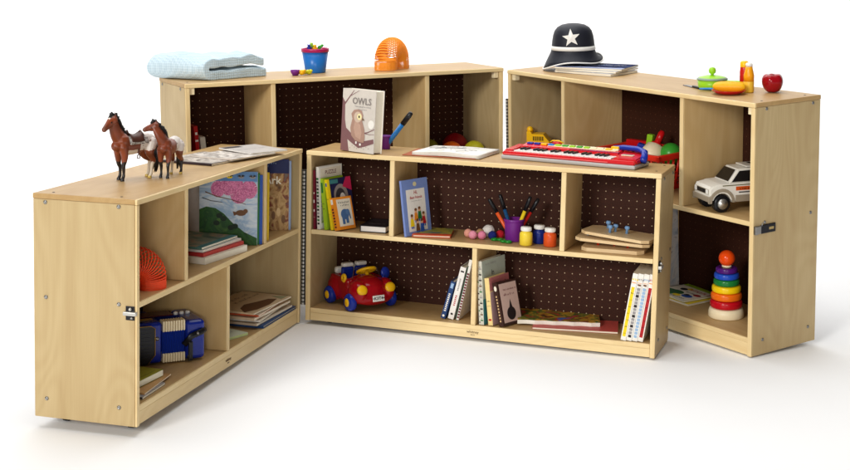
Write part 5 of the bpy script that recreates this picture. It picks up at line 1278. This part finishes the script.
# --- white toy truck
def truck():
    x, y = 1.034, 0.140
    M = shelf('D', x, y, math.degrees(math.atan2(-0.94, -0.32)))
    root = thing('toy_truck', M, 'white toy off road vehicle with orange side band on the right shelf', 'toy vehicle')
    wht = plastic('truck_white', (226, 222, 212), 0.2); tan = plastic('truck_tan', (150, 138, 120), 0.35); gls = plastic('dark_window', (26, 24, 24), 0.08)
    def arch(cx, r, n=10): return [(cx - r*math.cos(PI*i/n), 0.03 + max(0, r*math.sin(PI*i/n))) for i in range(n+1)]
    ax1, ax2 = 0.092, -0.082
    poly = [(0.131, 0.034), (0.135, 0.05), (0.134, 0.072), (0.128, 0.083), (0.095, 0.089), (0.062, 0.0905), (-0.134, 0.0905), (-0.135, 0.034)]
    poly += arch(ax2, 0.035) + arch(ax1, 0.035)
    hw = 0.054
    b = bmesh.new()
    bv = [b.verts.new((px, hw, pz)) for px, pz in poly]; bf = [b.verts.new((px, -hw, pz)) for px, pz in poly]
    k = len(poly)
    b.faces.new(bv); b.faces.new(list(reversed(bf)))
    for i in range(k): b.faces.new((bv[i], bf[i], bf[(i+1) % k], bv[(i+1) % k]))
    ed = [e for e in b.edges if abs(e.verts[0].co.y - e.verts[1].co.y) < 1e-6]
    bmesh.ops.bevel(b, geom=ed, offset=0.004, segments=2, affect='EDGES')
    mb = MB().bm(b, wht)
    cab = [(0.070, 0.089), (0.034, 0.132), (-0.118, 0.134), (-0.131, 0.089)]
    b = bmesh.new(); lo = []
    for sg, in ((1,), (-1,)):
        lo.append([b.verts.new((px, sg*(0.051 if pz < 0.1 else 0.043), pz)) for px, pz in cab])
    b.faces.new(lo[0]); b.faces.new(list(reversed(lo[1])))
    for i in range(4): b.faces.new((lo[0][i], lo[1][i], lo[1][(i+1) % 4], lo[0][(i+1) % 4]))
    bmesh.ops.bevel(b, geom=b.edges[:], offset=0.004, segments=2, affect='EDGES')
    mb.bm(b, wht)
    mb.box(-0.11, 0.0, -0.035, 0.035, 0.1345, 0.139, wht, 0.0015)
    mb.build('body', root)
    MB().box(-0.075, -0.03, -0.024, 0.024, 0.1391, 0.1402, gls, 0.0004).build('roof_hatch', root)
    for sg in (1, -1):
        def sp(px, pz, e=0.0008): return (px, sg*(0.051 - (pz-0.089)/0.045*0.008 + e), pz)
        for q in ([(0.057, 0.0935), (0.028, 0.1265), (-0.028, 0.1275), (-0.028, 0.0935)], [(-0.035, 0.0935), (-0.035, 0.1275), (-0.112, 0.1285), (-0.121, 0.0935)]):
            w = MB().add([sp(px, pz) for px, pz in q] + [sp(px, pz, -0.002) for px, pz in q], [(0, 1, 2, 3)] + [(i, (i+1) % 4, 4+(i+1) % 4, 4+i) for i in range(4)], gls)
            w.build('window', root)
        cl = MB()
        lw = [(0.133, 0.032), (0.134, 0.054)] + [(ax1 + 0.046*math.cos(PI*i/10), 0.03+max(0.0, 0.046*math.sin(PI*i/10))) for i in range(3, 11)]
        # flares round the arches and sill
        for cx in (ax1, ax2):
            vs = []; fs = []
            for i in range(13):
                a = PI*i/12
                for r, e in ((0.0352, 0.0025), (0.0445, 0.0025), (0.0465, -0.002), (0.0352, -0.003)): vs.append((cx+r*math.cos(a), sg*(hw+e), 0.03+r*math.sin(a)))
            for i in range(12):
                for j in range(4): fs.append((4*i+j, 4*i+(j+1) % 4, 4*i+4+(j+1) % 4, 4*i+4+j))
            cl.add(vs, fs, tan)
        for (xa, xb) in ((ax2+0.0467, ax1-0.0467), (ax1+0.0467, 0.133), (-0.134, ax2-0.0467)):
            cl.box(xa, xb, min(sg*(hw-0.003), sg*(hw+0.0025)), max(sg*(hw-0.003), sg*(hw+0.0025)), 0.0305, 0.052, tan, 0.001)
        cl.build('cladding', root)
        bn = MB()
        e0, e1 = sg*(hw+0.0002), sg*(hw+0.0007)
        bn.box(-0.1, 0.044, min(e0, e1), max(e0, e1), 0.0665, 0.079, plastic('band_orange', (206, 84, 28), 0.4)).box(-0.13, 0.09, min(e0, e1), max(e0, e1), 0.0825, 0.0855, plastic('band_olive', (100, 96, 60), 0.4)).box(-0.09, 0.034, min(e0, e1), max(e0, e1), 0.0585, 0.0625, plastic('band_grey', (84, 80, 80), 0.4))
        Mt = T(-0.028, sg*(hw+0.0009), 0.0728) @ (R(180, 'Z') if sg > 0 else R(0, 'Z')) @ R(90, 'X')
        draw(bn, [('s', 0.03, 0.95, 0.12, 0.72, P_BLACK)], 0.125, 0.0115, 0.0, Mt @ T(-0.0625, -0.0055, 0))
        bn.build('side_band', root)
        for cx in (ax1, ax2):
            o = MB().lathe([(0.016, -0.011), (0.0262, -0.011), (0.0275, -0.009), (0.0275, 0.009), (0.0262, 0.011), (0.017, 0.0115), (0.016, 0.009)], P_BLACK, T(cx, sg*0.0465, 0.0275) @ R(90, 'X'), 32)
            for i in range(28): o.box(-0.0015, 0.0015, 0.0268, 0.0284, -0.010, 0.010, P_BLACK, M=T(cx, sg*0.0465, 0.0275) @ R(90, 'X') @ R(360*i/28, 'Z'))
            wo = o.build('wheel', root)
            rm = MB().lathe([(0, 0.0075), (0.005, 0.009), (0.006, 0.006), (0.0155, 0.0055), (0.0168, 0.0105)], HINGE_A, T(cx, sg*0.0508, 0.0275) @ R(-90*sg, 'X'), 28)
            for i in range(5): rm.box(-0.0016, 0.0016, 0.005, 0.0150, 0.006, 0.0088, HINGE_A, 0.0005, T(cx, sg*0.0508, 0.0275) @ R(-90*sg, 'X') @ R(72*i, 'Z'))
            rm.build('rim', wo)
    fr = MB()
    fr.box(0.1345, 0.1355, -0.047, 0.047, 0.058, 0.0745, tan, 0.0004)
    for i in range(7): fr.box(0.1356, 0.1366, -0.026+0.0082*i-0.0028, -0.026+0.0082*i+0.0028, 0.060, 0.0725, P_BLACK)
    fr.build('grille', root)
    for sg in (1, -1): MB().box(0.1356, 0.1375, sg*0.039-0.007, sg*0.039+0.007, 0.0595, 0.0735, P_WHITE, 0.0008).build('headlight', root)
    MB().box(0.125, 0.139, -0.056, 0.056, 0.034, 0.052, tan, 0.003).build('bumper', root)
    ws = MB().add([(0.0655, 0.043, 0.0945), (0.0655, -0.043, 0.0945), (0.0375, -0.037, 0.1285), (0.0375, 0.037, 0.1285)], [(0, 1, 2, 3)], gls, T(0.0012, 0, 0.0012))
    ws.build('windscreen', root)
truck()

# --- stacking rings
def stacker():
    M = base('D', 0.996, 0.123)
    root = thing('ring_stacker', M, 'rainbow ring stacker on a cream base with orange ball on top', 'stacking rings')
    MB().lathe([(0, 0), (0.0555, 0), (0.0575, 0.003), (0.0565, 0.018), (0.0525, 0.029), (0.048, 0.0305), (0.008, 0.0305), (0.007, 0.155), (0, 0.155)], P_CREAM, n=48).build('base', root)
    rings = [('red', (190, 14, 30), 0.0520, 0.0265), ('orange', (240, 110, 20), 0.0495, 0.0245), ('yellow', (246, 206, 16), 0.0465, 0.0230), ('green', (30, 122, 54), 0.0418, 0.0210), ('blue', (34, 78, 190), 0.0400, 0.0195), ('purple', (80, 24, 116), 0.0350, 0.0180)]
    z = 0.0308
    for nm, c, Rr, hh in rings:
        h2 = hh/2; ri = 0.0085
        pr = []
        for i in range(17):
            a = -PI/2 + PI*i/16; pr.append((Rr-h2+h2*math.cos(a)**0.75, h2+h2*math.copysign(abs(math.sin(a))**0.6, math.sin(a))))
        pr = [(ri, 0.0015)] + pr + [(ri, hh-0.0015), (ri, 0.0015)]
        o = MB().lathe(pr, plastic('ring_' + nm, c, 0.2), T(0, 0, z), n=48).build('ring', root)
        o['label'] = nm + ' ring'
        z += hh + 0.0002
    MB().lathe([(0.0155, z), (0.0155, z+0.005), (0.010, z+0.007)], P_CREAM, n=28).sph((0, 0, z+0.0285), 0.0262, plastic('ball_orange', (236, 76, 16), 0.18), n=40).build('ball', root)
stacker()
